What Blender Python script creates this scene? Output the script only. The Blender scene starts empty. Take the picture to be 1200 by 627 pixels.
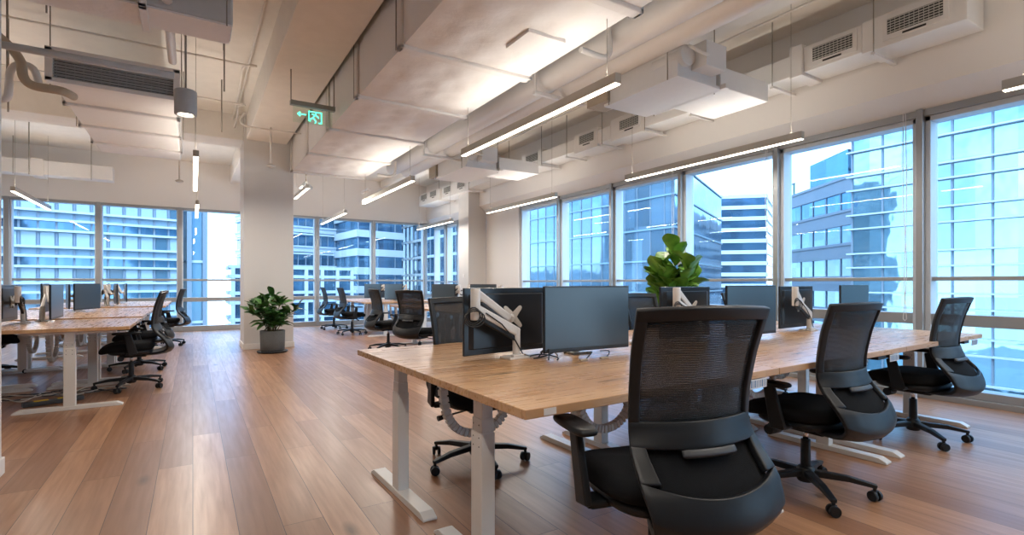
import bpy, bmesh, math, random
from mathutils import Vector, Matrix
random.seed(7)
PI = math.pi
C = bpy.context.scene.collection
sc = bpy.context.scene

# ------------------------------------------------------------------ materials
MATS = {}
def srgb(r, g, b):
    f = lambda c: (c/12.92 if c <= .04045 else ((c+.055)/1.055)**2.4)
    return (f(r/255), f(g/255), f(b/255), 1)

def mat(name, col, rough=.5, metal=0., bump=0., bscale=20., var=0., emit=None, estr=0., spec=.5, coat=0., stretch=None):
    m = bpy.data.materials.new(name); m.use_nodes = True
    n = m.node_tree.nodes; l = m.node_tree.links; b = n['Principled BSDF']
    b.inputs['Base Color'].default_value = col if len(col) == 4 else (*col, 1)
    b.inputs['Roughness'].default_value = rough; b.inputs['Metallic'].default_value = metal
    b.inputs['Specular IOR Level'].default_value = spec
    b.inputs['Coat Weight'].default_value = coat
    if emit:
        b.inputs['Emission Color'].default_value = emit; b.inputs['Emission Strength'].default_value = estr
    if bump or var:
        tc = n.new('ShaderNodeTexCoord'); mp = n.new('ShaderNodeMapping'); l.new(tc.outputs['Object'], mp.inputs[0])
        if stretch: mp.inputs['Scale'].default_value = stretch
        t = n.new('ShaderNodeTexNoise'); t.inputs['Scale'].default_value = bscale; t.inputs['Detail'].default_value = 4
        l.new(mp.outputs[0], t.inputs['Vector'])
        if bump:
            bp = n.new('ShaderNodeBump'); bp.inputs['Strength'].default_value = bump; bp.inputs['Distance'].default_value = .02
            l.new(t.outputs[0], bp.inputs['Height']); l.new(bp.outputs[0], b.inputs['Normal'])
        if var:
            mx = n.new('ShaderNodeMix'); mx.data_type = 'RGBA'; mx.blend_type = 'MULTIPLY'; mx.inputs[0].default_value = 1
            cr = n.new('ShaderNodeMapRange'); cr.inputs['To Min'].default_value = 1-var; cr.inputs['To Max'].default_value = 1+var*.3
            l.new(t.outputs[0], cr.inputs[0]); mx.inputs[6].default_value = col if len(col) == 4 else (*col, 1)
            l.new(cr.outputs[0], mx.inputs[7]); l.new(mx.outputs[2], b.inputs['Base Color'])
    MATS[name] = m
    return m

mat('wall_white', (.78, .75, .72), .7, bump=.05, bscale=60)
mat('ceiling_paint', (.84, .80, .74), .75, bump=.25, bscale=6, var=.10)
mat('duct_white', (.79, .77, .75), .6, bump=.18, bscale=16, var=.03)
mat('duct_smooth', (.76, .74, .72), .5, bump=.08, bscale=12, var=.05)
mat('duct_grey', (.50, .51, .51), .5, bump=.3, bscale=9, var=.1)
mat('flange', (.74, .71, .68), .45, bump=.15, bscale=15)
mat('column_paint', (.66, .64, .62), .7, bump=.05, bscale=40)
mat('frame_alu', (.36, .37, .38), .35, metal=.5)
mat('frame_light', (.62, .66, .70), .4, metal=.2)
mat('white_metal', (.72, .71, .69), .35, bump=.03, bscale=80)
mat('arm_white', (.70, .67, .64), .3)
mat('black_plastic', (.011, .013, .016), .45, spec=.35, bump=.12, bscale=250)
mat('black_frame', (.010, .012, .015), .42, spec=.4)
mat('grey_plastic', (.045, .05, .058), .45)
mat('black_fabric', (.008, .009, .011), .95, bump=.4, bscale=400, spec=.2)
mat('chrome', (.7, .7, .72), .15, metal=1)
mat('monitor_back', (.014, .016, .02), .3)
mat('monitor_bezel', (.02, .022, .026), .35)
mat('screen_off', (.02, .04, .06), .30, spec=1.0)
mat('rod', (.30, .27, .23), .5, metal=.4)
mat('pipe_white', (.76, .72, .67), .45, bump=.05, bscale=30)
mat('pipe_tan', (.46, .38, .28), .6, bump=.3, bscale=12, var=.15)
mat('grille_dark', (.03, .03, .03), .6)
mat('grille_slat', (.50, .50, .47), .4)
mat('lamp_alu', (.50, .46, .40), .35, metal=.5)
mat('lamp_glow', (1, .95, .85), .5, emit=(1, .88, .72, 1), estr=5)
mat('pot_grey', (.10, .10, .10), .8, bump=.3, bscale=40, var=.2)
mat('soil', (.03, .02, .015), 1)
mat('stem', (.10, .09, .04), .8)
mat('cable_black', (.01, .01, .01), .5)
mat('chain_white', (.62, .60, .57), .5)
mat('sticker_blue', (.05, .17, .36), .5)
mat('sticker_white', (.75, .76, .78), .5)
mat('socket_yellow', (.75, .50, .03), .5)
mat('exit_green', (.05, .75, .45), .4, emit=(.10, .85, .50, 1), estr=1.1)
mat('exit_bar', (.30, .33, .31), .4, metal=.5)
mat('sensor', (.55, .53, .5), .4)
# exterior
mat('facade_white', (.42, .48, .54), .55)
mat('facade_grey', (.16, .20, .25), .6)
mat('facade_panel', (.20, .30, .38), .4)
mat('ext_ground', (.42, .45, .46), .9, var=.4, bscale=.08)
mat('tree_green', (.06, .13, .04), .9, var=.5, bscale=1.5)
mat('win_blind', (.30, .39, .45), .25)
mat('win_dark', (.06, .12, .17), .12)

def facade_glass(name, base, metal, rough, wob=.02, sx=2.6, sz=3.8):
    """reflective glazing, every pane a little out of true"""
    m = bpy.data.materials.new(name); m.use_nodes = True
    n = m.node_tree.nodes; l = m.node_tree.links; b = n['Principled BSDF']
    b.inputs['Metallic'].default_value = metal; b.inputs['Roughness'].default_value = rough
    tc = n.new('ShaderNodeTexCoord')
    ns = n.new('ShaderNodeTexNoise'); ns.inputs['Scale'].default_value = .35; ns.inputs['Detail'].default_value = 2
    l.new(tc.outputs['Object'], ns.inputs['Vector'])
    bp = n.new('ShaderNodeBump'); bp.inputs['Strength'].default_value = 1; bp.inputs['Distance'].default_value = wob
    l.new(ns.outputs[0], bp.inputs['Height']); l.new(bp.outputs[0], b.inputs['Normal'])
    # room by room tone differences
    sn = n.new('ShaderNodeVectorMath'); sn.operation = 'SNAP'; sn.inputs[1].default_value = (sx, sx, sz)
    l.new(tc.outputs['Object'], sn.inputs[0])
    wn = n.new('ShaderNodeTexWhiteNoise'); l.new(sn.outputs[0], wn.inputs['Vector'])
    mr = n.new('ShaderNodeMapRange'); mr.inputs['To Min'].default_value = .72; mr.inputs['To Max'].default_value = 1.15
    l.new(wn.outputs['Value'], mr.inputs[0])
    mx = n.new('ShaderNodeMix'); mx.data_type = 'RGBA'; mx.blend_type = 'MULTIPLY'; mx.inputs[0].default_value = 1
    mx.inputs[6].default_value = (*base, 1); l.new(mr.outputs[0], mx.inputs[7]); l.new(mx.outputs[2], b.inputs['Base Color'])
    MATS[name] = m
facade_glass('glass_cyan', (.24, .38, .44), .85, .04, .05)
facade_glass('glass_blue', (.10, .20, .30), .7, .06, .04, 1.9, 3.2)
facade_glass('glass_dark', (.05, .11, .18), .5, .08, .04, 2.2, 3.4)
facade_glass('glass_pale', (.20, .31, .40), .6, .08, .04, 2.2, 3.4)

def make_glass():
    m = bpy.data.materials.new('window_glass'); m.use_nodes = True
    n = m.node_tree.nodes; l = m.node_tree.links; n.remove(n['Principled BSDF'])
    o = n['Material Output']; t = n.new('ShaderNodeBsdfTransparent'); t.inputs[0].default_value = (.83, .945, 1, 1)
    g = n.new('ShaderNodeBsdfGlossy'); g.inputs['Roughness'].default_value = .01; g.inputs[0].default_value = (.8, .9, 1, 1)
    lw = n.new('ShaderNodeLayerWeight'); lw.inputs[0].default_value = .5
    pw = n.new('ShaderNodeMath'); pw.operation = 'POWER'; pw.inputs[1].default_value = 4; l.new(lw.outputs['Facing'], pw.inputs[0])
    f = n.new('ShaderNodeMath'); f.operation = 'MULTIPLY_ADD'; f.inputs[1].default_value = .5; f.inputs[2].default_value = .025; l.new(pw.outputs[0], f.inputs[0])
    mx = n.new('ShaderNodeMixShader'); l.new(f.outputs[0], mx.inputs[0]); l.new(t.outputs[0], mx.inputs[1]); l.new(g.outputs[0], mx.inputs[2])
    l.new(mx.outputs[0], o.inputs[0]); MATS['window_glass'] = m
make_glass()

def make_mesh_fabric():
    m = bpy.data.materials.new('chair_mesh'); m.use_nodes = True
    n = m.node_tree.nodes; l = m.node_tree.links; b = n['Principled BSDF']
    b.inputs['Base Color'].default_value = (.02, .023, .028, 1); b.inputs['Roughness'].default_value = .6
    tc = n.new('ShaderNodeTexCoord')
    wv = n.new('ShaderNodeTexWave'); wv.bands_direction = 'Z'; wv.inputs['Scale'].default_value = 60; wv.inputs['Distortion'].default_value = .4
    l.new(tc.outputs['Object'], wv.inputs['Vector'])
    mr = n.new('ShaderNodeMapRange'); mr.inputs['To Min'].default_value = .70; mr.inputs['To Max'].default_value = .92
    l.new(wv.outputs[1], mr.inputs[0]); l.new(mr.outputs[0], b.inputs['Alpha'])
    MATS['chair_mesh'] = m
make_mesh_fabric()

def make_acrylic():
    m = bpy.data.materials.new('acrylic'); m.use_nodes = True
    n = m.node_tree.nodes; l = m.node_tree.links; n.remove(n['Principled BSDF'])
    t = n.new('ShaderNodeBsdfTransparent'); t.inputs[0].default_value = (.92, .98, .95, 1)
    g = n.new('ShaderNodeBsdfGlossy'); g.inputs['Roughness'].default_value = .05
    mx = n.new('ShaderNodeMixShader'); mx.inputs[0].default_value = .03
    l.new(t.outputs[0], mx.inputs[1]); l.new(g.outputs[0], mx.inputs[2]); l.new(mx.outputs[0], n['Material Output'].inputs[0])
    MATS['acrylic'] = m
make_acrylic()

def planks(name, c1, c2, c3, bw, rh, rot, rough, grain, gap=.0035, world=True, spec=.5, bumpd=.0012):
    """boards of length bw and width rh with wood grain and knots"""
    m = bpy.data.materials.new(name); m.use_nodes = True
    n = m.node_tree.nodes; l = m.node_tree.links; b = n['Principled BSDF']
    tc = n.new('ShaderNodeTexCoord'); mp = n.new('ShaderNodeMapping'); mp.inputs['Rotation'].default_value = (0, 0, rot)
    l.new(tc.outputs['Object'], mp.inputs[0])
    br = n.new('ShaderNodeTexBrick'); br.offset = .37; br.offset_frequency = 2; br.inputs['Scale'].default_value = 1
    br.inputs['Brick Width'].default_value = bw; br.inputs['Row Height'].default_value = rh
    br.inputs['Mortar Size'].default_value = gap*.5; br.inputs['Mortar Smooth'].default_value = .2; br.inputs['Bias'].default_value = 0
    br.inputs['Color1'].default_value = (0, 0, 0, 1); br.inputs['Color2'].default_value = (1, 1, 1, 1); br.inputs['Mortar'].default_value = (.5, .5, .5, 1)
    l.new(mp.outputs[0], br.inputs['Vector'])
    # shift the grain in each board
    ad = n.new('ShaderNodeVectorMath'); ad.operation = 'MULTIPLY_ADD'
    ad.inputs[1].default_value = (7, 3, 5); l.new(br.outputs['Color'], ad.inputs[0]); l.new(mp.outputs[0], ad.inputs[2])
    mp2 = n.new('ShaderNodeMapping'); mp2.inputs['Scale'].default_value = (grain*.06, grain, grain); l.new(ad.outputs[0], mp2.inputs[0])
    g1 = n.new('ShaderNodeTexNoise'); g1.inputs['Scale'].default_value = 1; g1.inputs['Detail'].default_value = 6; g1.inputs['Distortion'].default_value = .25
    l.new(mp2.outputs[0], g1.inputs['Vector'])
    vo = n.new('ShaderNodeTexVoronoi'); vo.inputs['Scale'].default_value = 1.7; vo.inputs['Randomness'].default_value = 1
    mp3 = n.new('ShaderNodeMapping'); mp3.inputs['Scale'].default_value = (.55, 1.6, 1); l.new(ad.outputs[0], mp3.inputs[0]); l.new(mp3.outputs[0], vo.inputs['Vector'])
    kn = n.new('ShaderNodeMapRange'); kn.inputs['From Min'].default_value = .02; kn.inputs['From Max'].default_value = .11
    kn.inputs['To Min'].default_value = .38; kn.inputs['To Max'].default_value = 1; l.new(vo.outputs['Distance'], kn.inputs[0])
    mA = n.new('ShaderNodeMix'); mA.data_type = 'RGBA'; mA.inputs[6].default_value = (*c1, 1); mA.inputs[7].default_value = (*c2, 1); l.new(br.outputs['Color'], mA.inputs[0])
    rg = n.new('ShaderNodeMapRange'); rg.inputs['From Min'].default_value = .3; rg.inputs['From Max'].default_value = .8; l.new(g1.outputs[0], rg.inputs[0])
    mB = n.new('ShaderNodeMix'); mB.data_type = 'RGBA'; mB.inputs[7].default_value = (*c3, 1)
    fm = n.new('ShaderNodeMath'); fm.operation = 'MULTIPLY'; fm.inputs[1].default_value = .55; l.new(rg.outputs[0], fm.inputs[0])
    l.new(mA.outputs[2], mB.inputs[6]); l.new(fm.outputs[0], mB.inputs[0])
    mC = n.new('ShaderNodeMix'); mC.data_type = 'RGBA'; mC.blend_type = 'MULTIPLY'; mC.inputs[0].default_value = 1
    l.new(mB.outputs[2], mC.inputs[6]); l.new(kn.outputs[0], mC.inputs[7])
    mD = n.new('ShaderNodeMix'); mD.data_type = 'RGBA'; mD.inputs[7].default_value = (c3[0]*.35, c3[1]*.35, c3[2]*.35, 1)
    l.new(br.outputs['Fac'], mD.inputs[0]); l.new(mC.outputs[2], mD.inputs[6]); l.new(mD.outputs[2], b.inputs['Base Color'])
    rr = n.new('ShaderNodeMapRange'); rr.inputs['To Min'].default_value = rough-.07; rr.inputs['To Max'].default_value = rough+.12
    l.new(g1.outputs[0], rr.inputs[0]); l.new(rr.outputs[0], b.inputs['Roughness'])
    b.inputs['Specular IOR Level'].default_value = spec
    hs = n.new('ShaderNodeMath'); hs.operation = 'SUBTRACT'; l.new(g1.outputs[0], hs.inputs[0]); l.new(br.outputs['Fac'], hs.inputs[1])
    bp = n.new('ShaderNodeBump'); bp.inputs['Strength'].default_value = .6; bp.inputs['Distance'].default_value = bumpd
    l.new(hs.outputs[0], bp.inputs['Height']); l.new(bp.outputs[0], b.inputs['Normal'])
    if name == 'floor_wood': b.inputs['Coat Weight'].default_value = .15; b.inputs['Coat Roughness'].default_value = .22
    MATS[name] = m
planks('floor_wood', (.49, .27, .15), (.28, .135, .07), (.17, .08, .045), 1.9, .18, PI/2, .33, 34, .0035, spec=.6, bumpd=.0012)
planks('desk_wood', (.64, .40, .21), (.49, .275, .135), (.47, .265, .13), .62, .07, 0, .26, 50, .0006, bumpd=.00004, spec=.6)

def leafmat(name, a, b_):
    m = bpy.data.materials.new(name); m.use_nodes = True
    n = m.node_tree.nodes; l = m.node_tree.links; b = n['Principled BSDF']
    t = n.new('ShaderNodeTexNoise'); t.inputs['Scale'].default_value = 7
    tc = n.new('ShaderNodeTexCoord'); l.new(tc.outputs['Object'], t.inputs['Vector'])
    mx = n.new('ShaderNodeMix'); mx.data_type = 'RGBA'; mx.inputs[6].default_value = (*a, 1); mx.inputs[7].default_value = (*b_, 1)
    mr = n.new('ShaderNodeMapRange'); mr.inputs['From Min'].default_value = .35; mr.inputs['From Max'].default_value = .65
    l.new(t.outputs[0], mr.inputs[0]); l.new(mr.outputs[0], mx.inputs[0]); l.new(mx.outputs[2], b.inputs['Base Color'])
    b.inputs['Roughness'].default_value = .35; b.inputs['Transmission Weight'].default_value = 0
    MATS[name] = m
leafmat('leaf_fig', (.08, .22, .025), (.20, .38, .05))
leafmat('leaf_dark', (.018, .075, .018), (.06, .17, .03))

# ------------------------------------------------------------------ mesh builder
class MB:
    def __init__(s): s.v = []; s.f = []; s.M = Matrix.Identity(4); s.sm = []
    def add(s, vs, fs, smooth=False):
        o = len(s.v); s.v += [tuple(s.M @ Vector(p)) for p in vs]
        s.f += [tuple(i+o for i in f) for f in fs]; s.sm += [smooth]*len(fs); return s
    def box(s, x0, x1, y0, y1, z0, z1):
        return s.add([(x0,y0,z0),(x1,y0,z0),(x1,y1,z0),(x0,y1,z0),(x0,y0,z1),(x1,y0,z1),(x1,y1,z1),(x0,y1,z1)],
                     [(0,3,2,1),(4,5,6,7),(0,1,5,4),(1,2,6,5),(2,3,7,6),(3,0,4,7)])
    def cbox(s, cx, cy, cz, sx, sy, sz): return s.box(cx-sx/2, cx+sx/2, cy-sy/2, cy+sy/2, cz-sz/2, cz+sz/2)
    def bar(s, p, q, w, h, w2=None, h2=None, up=(0,0,1)):
        p = Vector(p); q = Vector(q); d = (q-p).normalized(); u = Vector(up)
        if abs(d.dot(u)) > .97: u = Vector((0,1,0))
        r = d.cross(u).normalized(); u = r.cross(d); w2 = w if w2 is None else w2; h2 = h if h2 is None else h2
        vs = []
        for c, a, b in ((p, w/2, h/2), (q, w2/2, h2/2)):
            vs += [c-r*a-u*b, c+r*a-u*b, c+r*a+u*b, c-r*a+u*b]
        return s.add(vs, [(3,2,1,0),(4,5,6,7),(0,1,5,4),(1,2,6,5),(2,3,7,6),(3,0,4,7)])
    def tube(s, pts, r, n=10, r2=None, cap=True):
        pts = [Vector(p) for p in pts]; m = len(pts); vs = []; prev = None
        for i, p in enumerate(pts):
            d = (pts[min(i+1, m-1)]-pts[max(i-1, 0)]).normalized()
            if prev is None:
                a = Vector((0,0,1)) if abs(d.z) < .9 else Vector((1,0,0)); x = d.cross(a).normalized()
            else:
                x = (prev - d*prev.dot(d)).normalized()
            prev = x; y = d.cross(x); rr = r if r2 is None else r+(r2-r)*i/(m-1)
            vs += [p+(x*math.cos(t*2*PI/n)+y*math.sin(t*2*PI/n))*rr for t in range(n)]
        fs = [(i*n+j, i*n+(j+1)%n, (i+1)*n+(j+1)%n, (i+1)*n+j) for i in range(m-1) for j in range(n)]
        s.add(vs, fs, True)
        if cap:
            o = len(s.v)-m*n; s.f.append(tuple(range(o+n-1, o-1, -1))); s.f.append(tuple(range(o+(m-1)*n, o+m*n))); s.sm += [False]*2
        return s
    def cyl(s, p, q, r, r2=None, n=16): return s.tube([p, q], r, n, r2)
    def lathe(s, prof, c=(0,0,0), n=24):
        vs = [(c[0]+r*math.cos(2*PI*j/n), c[1]+r*math.sin(2*PI*j/n), c[2]+z) for r, z in prof for j in range(n)]
        fs = [(i*n+j, i*n+(j+1)%n, (i+1)*n+(j+1)%n, (i+1)*n+j) for i in range(len(prof)-1) for j in range(n)]
        return s.add(vs, fs, True)
    def prism(s, poly, z0, z1):
        k = len(poly); vs = [(x,y,z0) for x,y in poly]+[(x,y,z1) for x,y in poly]
        return s.add(vs, [tuple(range(k-1,-1,-1)), tuple(range(k,2*k))]+[(i,(i+1)%k,k+(i+1)%k,k+i) for i in range(k)])
    def grid(s, fn, us, vs_, mask=None):
        P = [fn(a, b) for a in us for b in vs_]; m = len(vs_); fs = []
        for i in range(len(us)-1):
            for j in range(m-1):
                a = (us[i]+us[i+1])/2; b = (vs_[j]+vs_[j+1])/2
                if mask is None or mask(a, b): fs.append((i*m+j, (i+1)*m+j, (i+1)*m+j+1, i*m+j+1))
        used = sorted({k for f in fs for k in f}); mp = {k: i for i, k in enumerate(used)}
        return s.add([P[k] for k in used], [tuple(mp[k] for k in f) for f in fs], True)
    def mesh(s, name, m):
        me = bpy.data.meshes.new(name); me.from_pydata(s.v, [], s.f); me.update()
        me.polygons.foreach_set('use_smooth', s.sm)
        me.materials.append(MATS[m]); return me
    def build(s, name, m, parent=None, bevel=0, solid=0, sub=0, seg=2, off=0):
        o = bpy.data.objects.new(name, s.mesh(name, m)); C.objects.link(o)
        if parent: o.parent = parent
        if solid:
            q = o.modifiers.new('thickness', 'SOLIDIFY'); q.thickness = solid; q.offset = off
        if bevel:
            q = o.modifiers.new('bevel', 'BEVEL'); q.width = bevel; q.segments = seg; q.limit_method = 'ANGLE'
        if sub:
            q = o.modifiers.new('sub', 'SUBSURF'); q.levels = sub; q.render_levels = sub
        return o

def tag(o, label=None, cat=None, group=None, kind=None):
    if label: o['label'] = label
    if cat: o['category'] = cat
    if group: o['group'] = group
    if kind: o['kind'] = kind
    return o
def thing(name, label, cat, loc=(0,0,0), rz=0, group=None):
    o = bpy.data.objects.new(name, None); C.objects.link(o); o.empty_display_size = .1
    o.location = loc; o.rotation_euler = (0,0,rz); return tag(o, label, cat, group)
def struct(o, label=None): o['kind'] = 'structure'; return o
def dup(o, parent=None):
    c = o.copy(); C.objects.link(c)
    if parent: c.parent = parent
    for ch in list(o.children): dup(ch, c)
    return c
class Kind:
    """first call places the original, later calls place copies"""
    def __init__(s, proto): s.p = proto; s.used = False
    def put(s, loc, rz=0, label=None, group=None):
        o = s.p if not s.used else dup(s.p); s.used = True
        o.location = loc; o.rotation_euler = (0,0,rz); tag(o, label, None, group); return o
def lin(a, b, n): return [a+(b-a)*i/(n-1) for i in range(n)]

# ------------------------------------------------------------------ room shell
XR, YB, XL, YN, ZS = 6.17, 14.4, -4.3, -7.4, 4.05      # right glazing, back glazing, left wall, wall behind the camera, slab
ZH, ZHB = 2.87, 2.93
struct(MB().box(XL-.2, XR+.35, YN-.2, YB+.35, -.25, 0).build('floor', 'floor_wood'))
struct(MB().box(XL-.2, XR+.35, YN-.2, YB+.35, ZS, ZS+.25).build('ceiling', 'ceiling_paint'))
struct(MB().box(XL-.2, XL, YN-.2, YB+.35, 0, ZS).build('wall_left', 'wall_white'))
struct(MB().box(XL, XR+.35, YN-.2, YN, 0, ZS).build('wall_near', 'wall_white'))
# wall above the right windows, with a sloping underside
b = MB(); b.add([(5.95,YN,ZS),(6.45,YN,ZS),(6.45,YN,ZH),(6.17,YN,ZH),(5.95,YN,3.03),(5.95,YB,ZS),(6.45,YB,ZS),(6.45,YB,ZH),(6.17,YB,ZH),(5.95,YB,3.03)],
      [(0,1,2,3,4),(9,8,7,6,5),(0,5,6,1),(1,6,7,2),(2,7,8,3),(3,8,9,4),(4,9,5,0)])
struct(b.build('wall_right', 'wall_white'))
struct(MB().box(XL, XR+.28, YB, YB+.3, ZHB, ZS).build('wall_back', 'wall_white'))
struct(MB().box(XR-.02, XR+.28, 9.57, 11.05, 0, 3.04).build('wall_right_pier', 'wall_white'))
b = MB().box(5.66, XR-.02, 11.05, 11.6, 0, ZS); o = b.build('column', 'column_paint', bevel=.006); struct(o); o.name = 'wall_right_column'
o = MB().box(.74, 1.53, 9.85, 10.65, 0, ZS).build('wall_column', 'column_paint', bevel=.006); struct(o)
o = MB().box(.726, 1.544, 9.836, 10.664, 0, .10).build('baseboard_column', 'wall_white', bevel=.004); struct(o)
o = MB().box(-1.75, -.97, 3.45, 4.21, 0, ZS).build('wall_near_column', 'column_paint', bevel=.006); struct(o)
o = MB().box(-1.762, -.958, 3.438, 4.222, 0, .10).build('baseboard_near_column', 'wall_white', bevel=.004); struct(o)
# concrete beams
struct(MB().box(.78, 1.42, YN, YB, 3.61, ZS).build('ceiling_beam', 'ceiling_paint', bevel=.01))
struct(MB().box(XL, .78, 10.0, 10.6, 3.62, ZS).build('ceiling_beam', 'ceiling_paint', bevel=.01))
struct(MB().box(1.42, 5.95, 10.0, 10.5, 3.62, ZS).build('ceiling_beam', 'ceiling_paint', bevel=.01))
struct(MB().box(4.55, 4.95, YN, YB, 3.86, ZS).build('ceiling_beam', 'ceiling_paint', bevel=.01))

# windows: right glazing
wn = [0]
def window_right(y0, y1, z1=ZH):
    wn[0] += 1; w = bpy.data.objects.new('window_%d' % wn[0], None); C.objects.link(w); struct(w)
    x = XR
    b = MB(); b.box(x-.02, x+.16, y0, y1, 0, .055); b.box(x+.02, x+.20, y0, y1, .055, .13)          # sill curb
    b.box(x-.01, x+.17, y0, y1, z1-.07, z1)
    b.build('window_frame', 'frame_alu', w, bevel=.004)
    MB().box(x+.05, x+.13, y0, y1, 1.165, 1.205).build('thin_transom', 'frame_alu', w, bevel=.004)
    MB().box(x+.03, x+.15, y0, y1, .73, .84).build('thick_transom', 'frame_alu', w, bevel=.004)
    MB().box(x+.15, x+.165, y0, y1, .10, z1-.03).build('pane', 'window_glass', w)
    b = MB(); b.box(x+.02, x+.20, y0+.03, y0+.075, .05, z1-.03); b.box(x+.02, x+.20, y1-.075, y1-.03, .05, z1-.03); b.box(x+.02,x+.2,y0+.03,y1-.03,z1-.12,z1-.07)
    b.build('inner_frame', 'frame_light', w, bevel=.003)
    return w
def mull_right(y): 
    o = MB().box(XR-.04, XR+.2, y-.03, y+.03, 0, ZH).build('trim_%d' % (wn[0]+20), 'frame_alu', bevel=.006); struct(o)
ys = [-6.71, -5.23, -3.75, -2.27, -.79, .69, 2.17, 3.65, 5.13, 6.61, 8.12, 9.57]
for a, c in zip(ys[:-1], ys[1:]): window_right(a, c)
for y in ys[:-1]: mull_right(y)
struct(MB().box(XR-.02, XR+.28, YN, -6.74, 0, ZH+.1).build('wall_right_end', 'wall_white'))
for a, c in ((11.6, 12.65), (12.65, 13.5), (13.5, 14.4)): window_right(a, c)
for y in (12.65, 13.5): mull_right(y)
def window_back(x0, x1):
    wn[0] += 1; w = bpy.data.objects.new('window_%d' % wn[0], None); C.objects.link(w); struct(w)
    y = YB; z1 = ZHB
    b = MB(); b.box(x0, x1, y-.02, y+.16, 0, .12); b.box(x0, x1, y-.01, y+.17, z1-.06, z1); b.build('window_frame', 'frame_alu', w, bevel=.004)
    MB().box(x0, x1, y+.05, y+.13, 1.195, 1.245).build('thin_transom', 'frame_alu', w, bevel=.004)
    MB().box(x0, x1, y+.03, y+.15, .70, .80).build('thick_transom', 'frame_alu', w, bevel=.004)
    MB().box(x0, x1, y+.15, y+.165, .1, z1-.03).build('pane', 'window_glass', w)
    b = MB(); b.box(x0+.03, x0+.065, y+.02, y+.19, .1, z1-.03); b.box(x1-.065, x1-.03, y+.02, y+.19, .1, z1-.03)
    b.build('inner_frame', 'frame_light', w, bevel=.003)
xs = [-4.3, -3.24, -1.77, -.26, 1.27, 2.83, 4.36, 5.93]
for a, c in zip(xs[:-1], xs[1:]): window_back(a, c)
window_back(5.93, XR+.2)
for x in xs[1:]:
    struct(MB().box(x-.04, x+.04, YB-.04, YB+.2, 0, ZHB).build('trim_%d' % int(x*10+80), 'frame_alu', bevel=.006))

# ------------------------------------------------------------------ office chair
PROF = [(0,-.10,.375,.10),(.06,-.19,.375,.15),(.14,-.30,.395,.20),(.22,-.335,.445,.225),(.35,-.295,.525,.238),(.48,-.215,.61,.228),(.57,-.185,.67,.218),(.68,-.19,.77,.22),(.82,-.215,.90,.228),(1,-.265,1.045,.236)]
def prof(v):
    v = max(0, min(1, v))
    for a, b_ in zip(PROF[:-1], PROF[1:]):
        if v <= b_[0]:
            t = (v-a[0])/(b_[0]-a[0]); return [a[i]+(b_[i]-a[i])*t for i in (1, 2, 3)]
    return list(PROF[-1][1:])
def psm(v):
    q = [prof(v+d) for d in (-.03, -.015, 0, .015, .03)]
    return [sum(z[i] for z in q)/5 for i in range(3)]
def back_pt(s, v, off=0, extra=0):
    y, z, w = psm(v)
    bulge = .055*(1-s*s)*(1 if v > .2 else .6+.4*v/.2)
    dz = -.02*(1-s*s) if v < .3 else (.008*(1-s*s) if v > .93 else 0)
    return (s*w, y-bulge+off-extra*(1-s*s), z+dz)
def cushion(mb, x0, x1, y0, y1, z0, z1, e=3.5, rings=10, n=40, drop=.05):
    cx, cy, hx, hy = (x0+x1)/2, (y0+y1)/2, (x1-x0)/2, (y1-y0)/2; vs = []
    for i in range(rings+1):
        a = -PI/2+PI*i/rings; r = math.copysign(abs(math.cos(a))**.45, 1) if i not in (0, rings) else .0; h = math.sin(a)
        for j in range(n):
            t = 2*PI*j/n; c, s_ = math.cos(t), math.sin(t)
            x = math.copysign(abs(c)**(2/e), c)*hx*(.55+.45*r if r > 0 else .0); y = math.copysign(abs(s_)**(2/e), s_)*hy*(.55+.45*r if r > 0 else 0)
            yy = cy+y; z = (z0+z1)/2+h*(z1-z0)/2
            k = max(0, (yy-cy)/hy); z -= drop*k**3
            if h > 0: z -= .010*(1-(x/hx)**2)*(1-((yy-cy)/hy)**2)
            vs.append((cx+x, yy, z))
    fs = [(i*n+j, i*n+(j+1)%n, (i+1)*n+(j+1)%n, (i+1)*n+j) for i in range(rings) for j in range(n)]
    mb.add(vs, fs, True)

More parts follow.
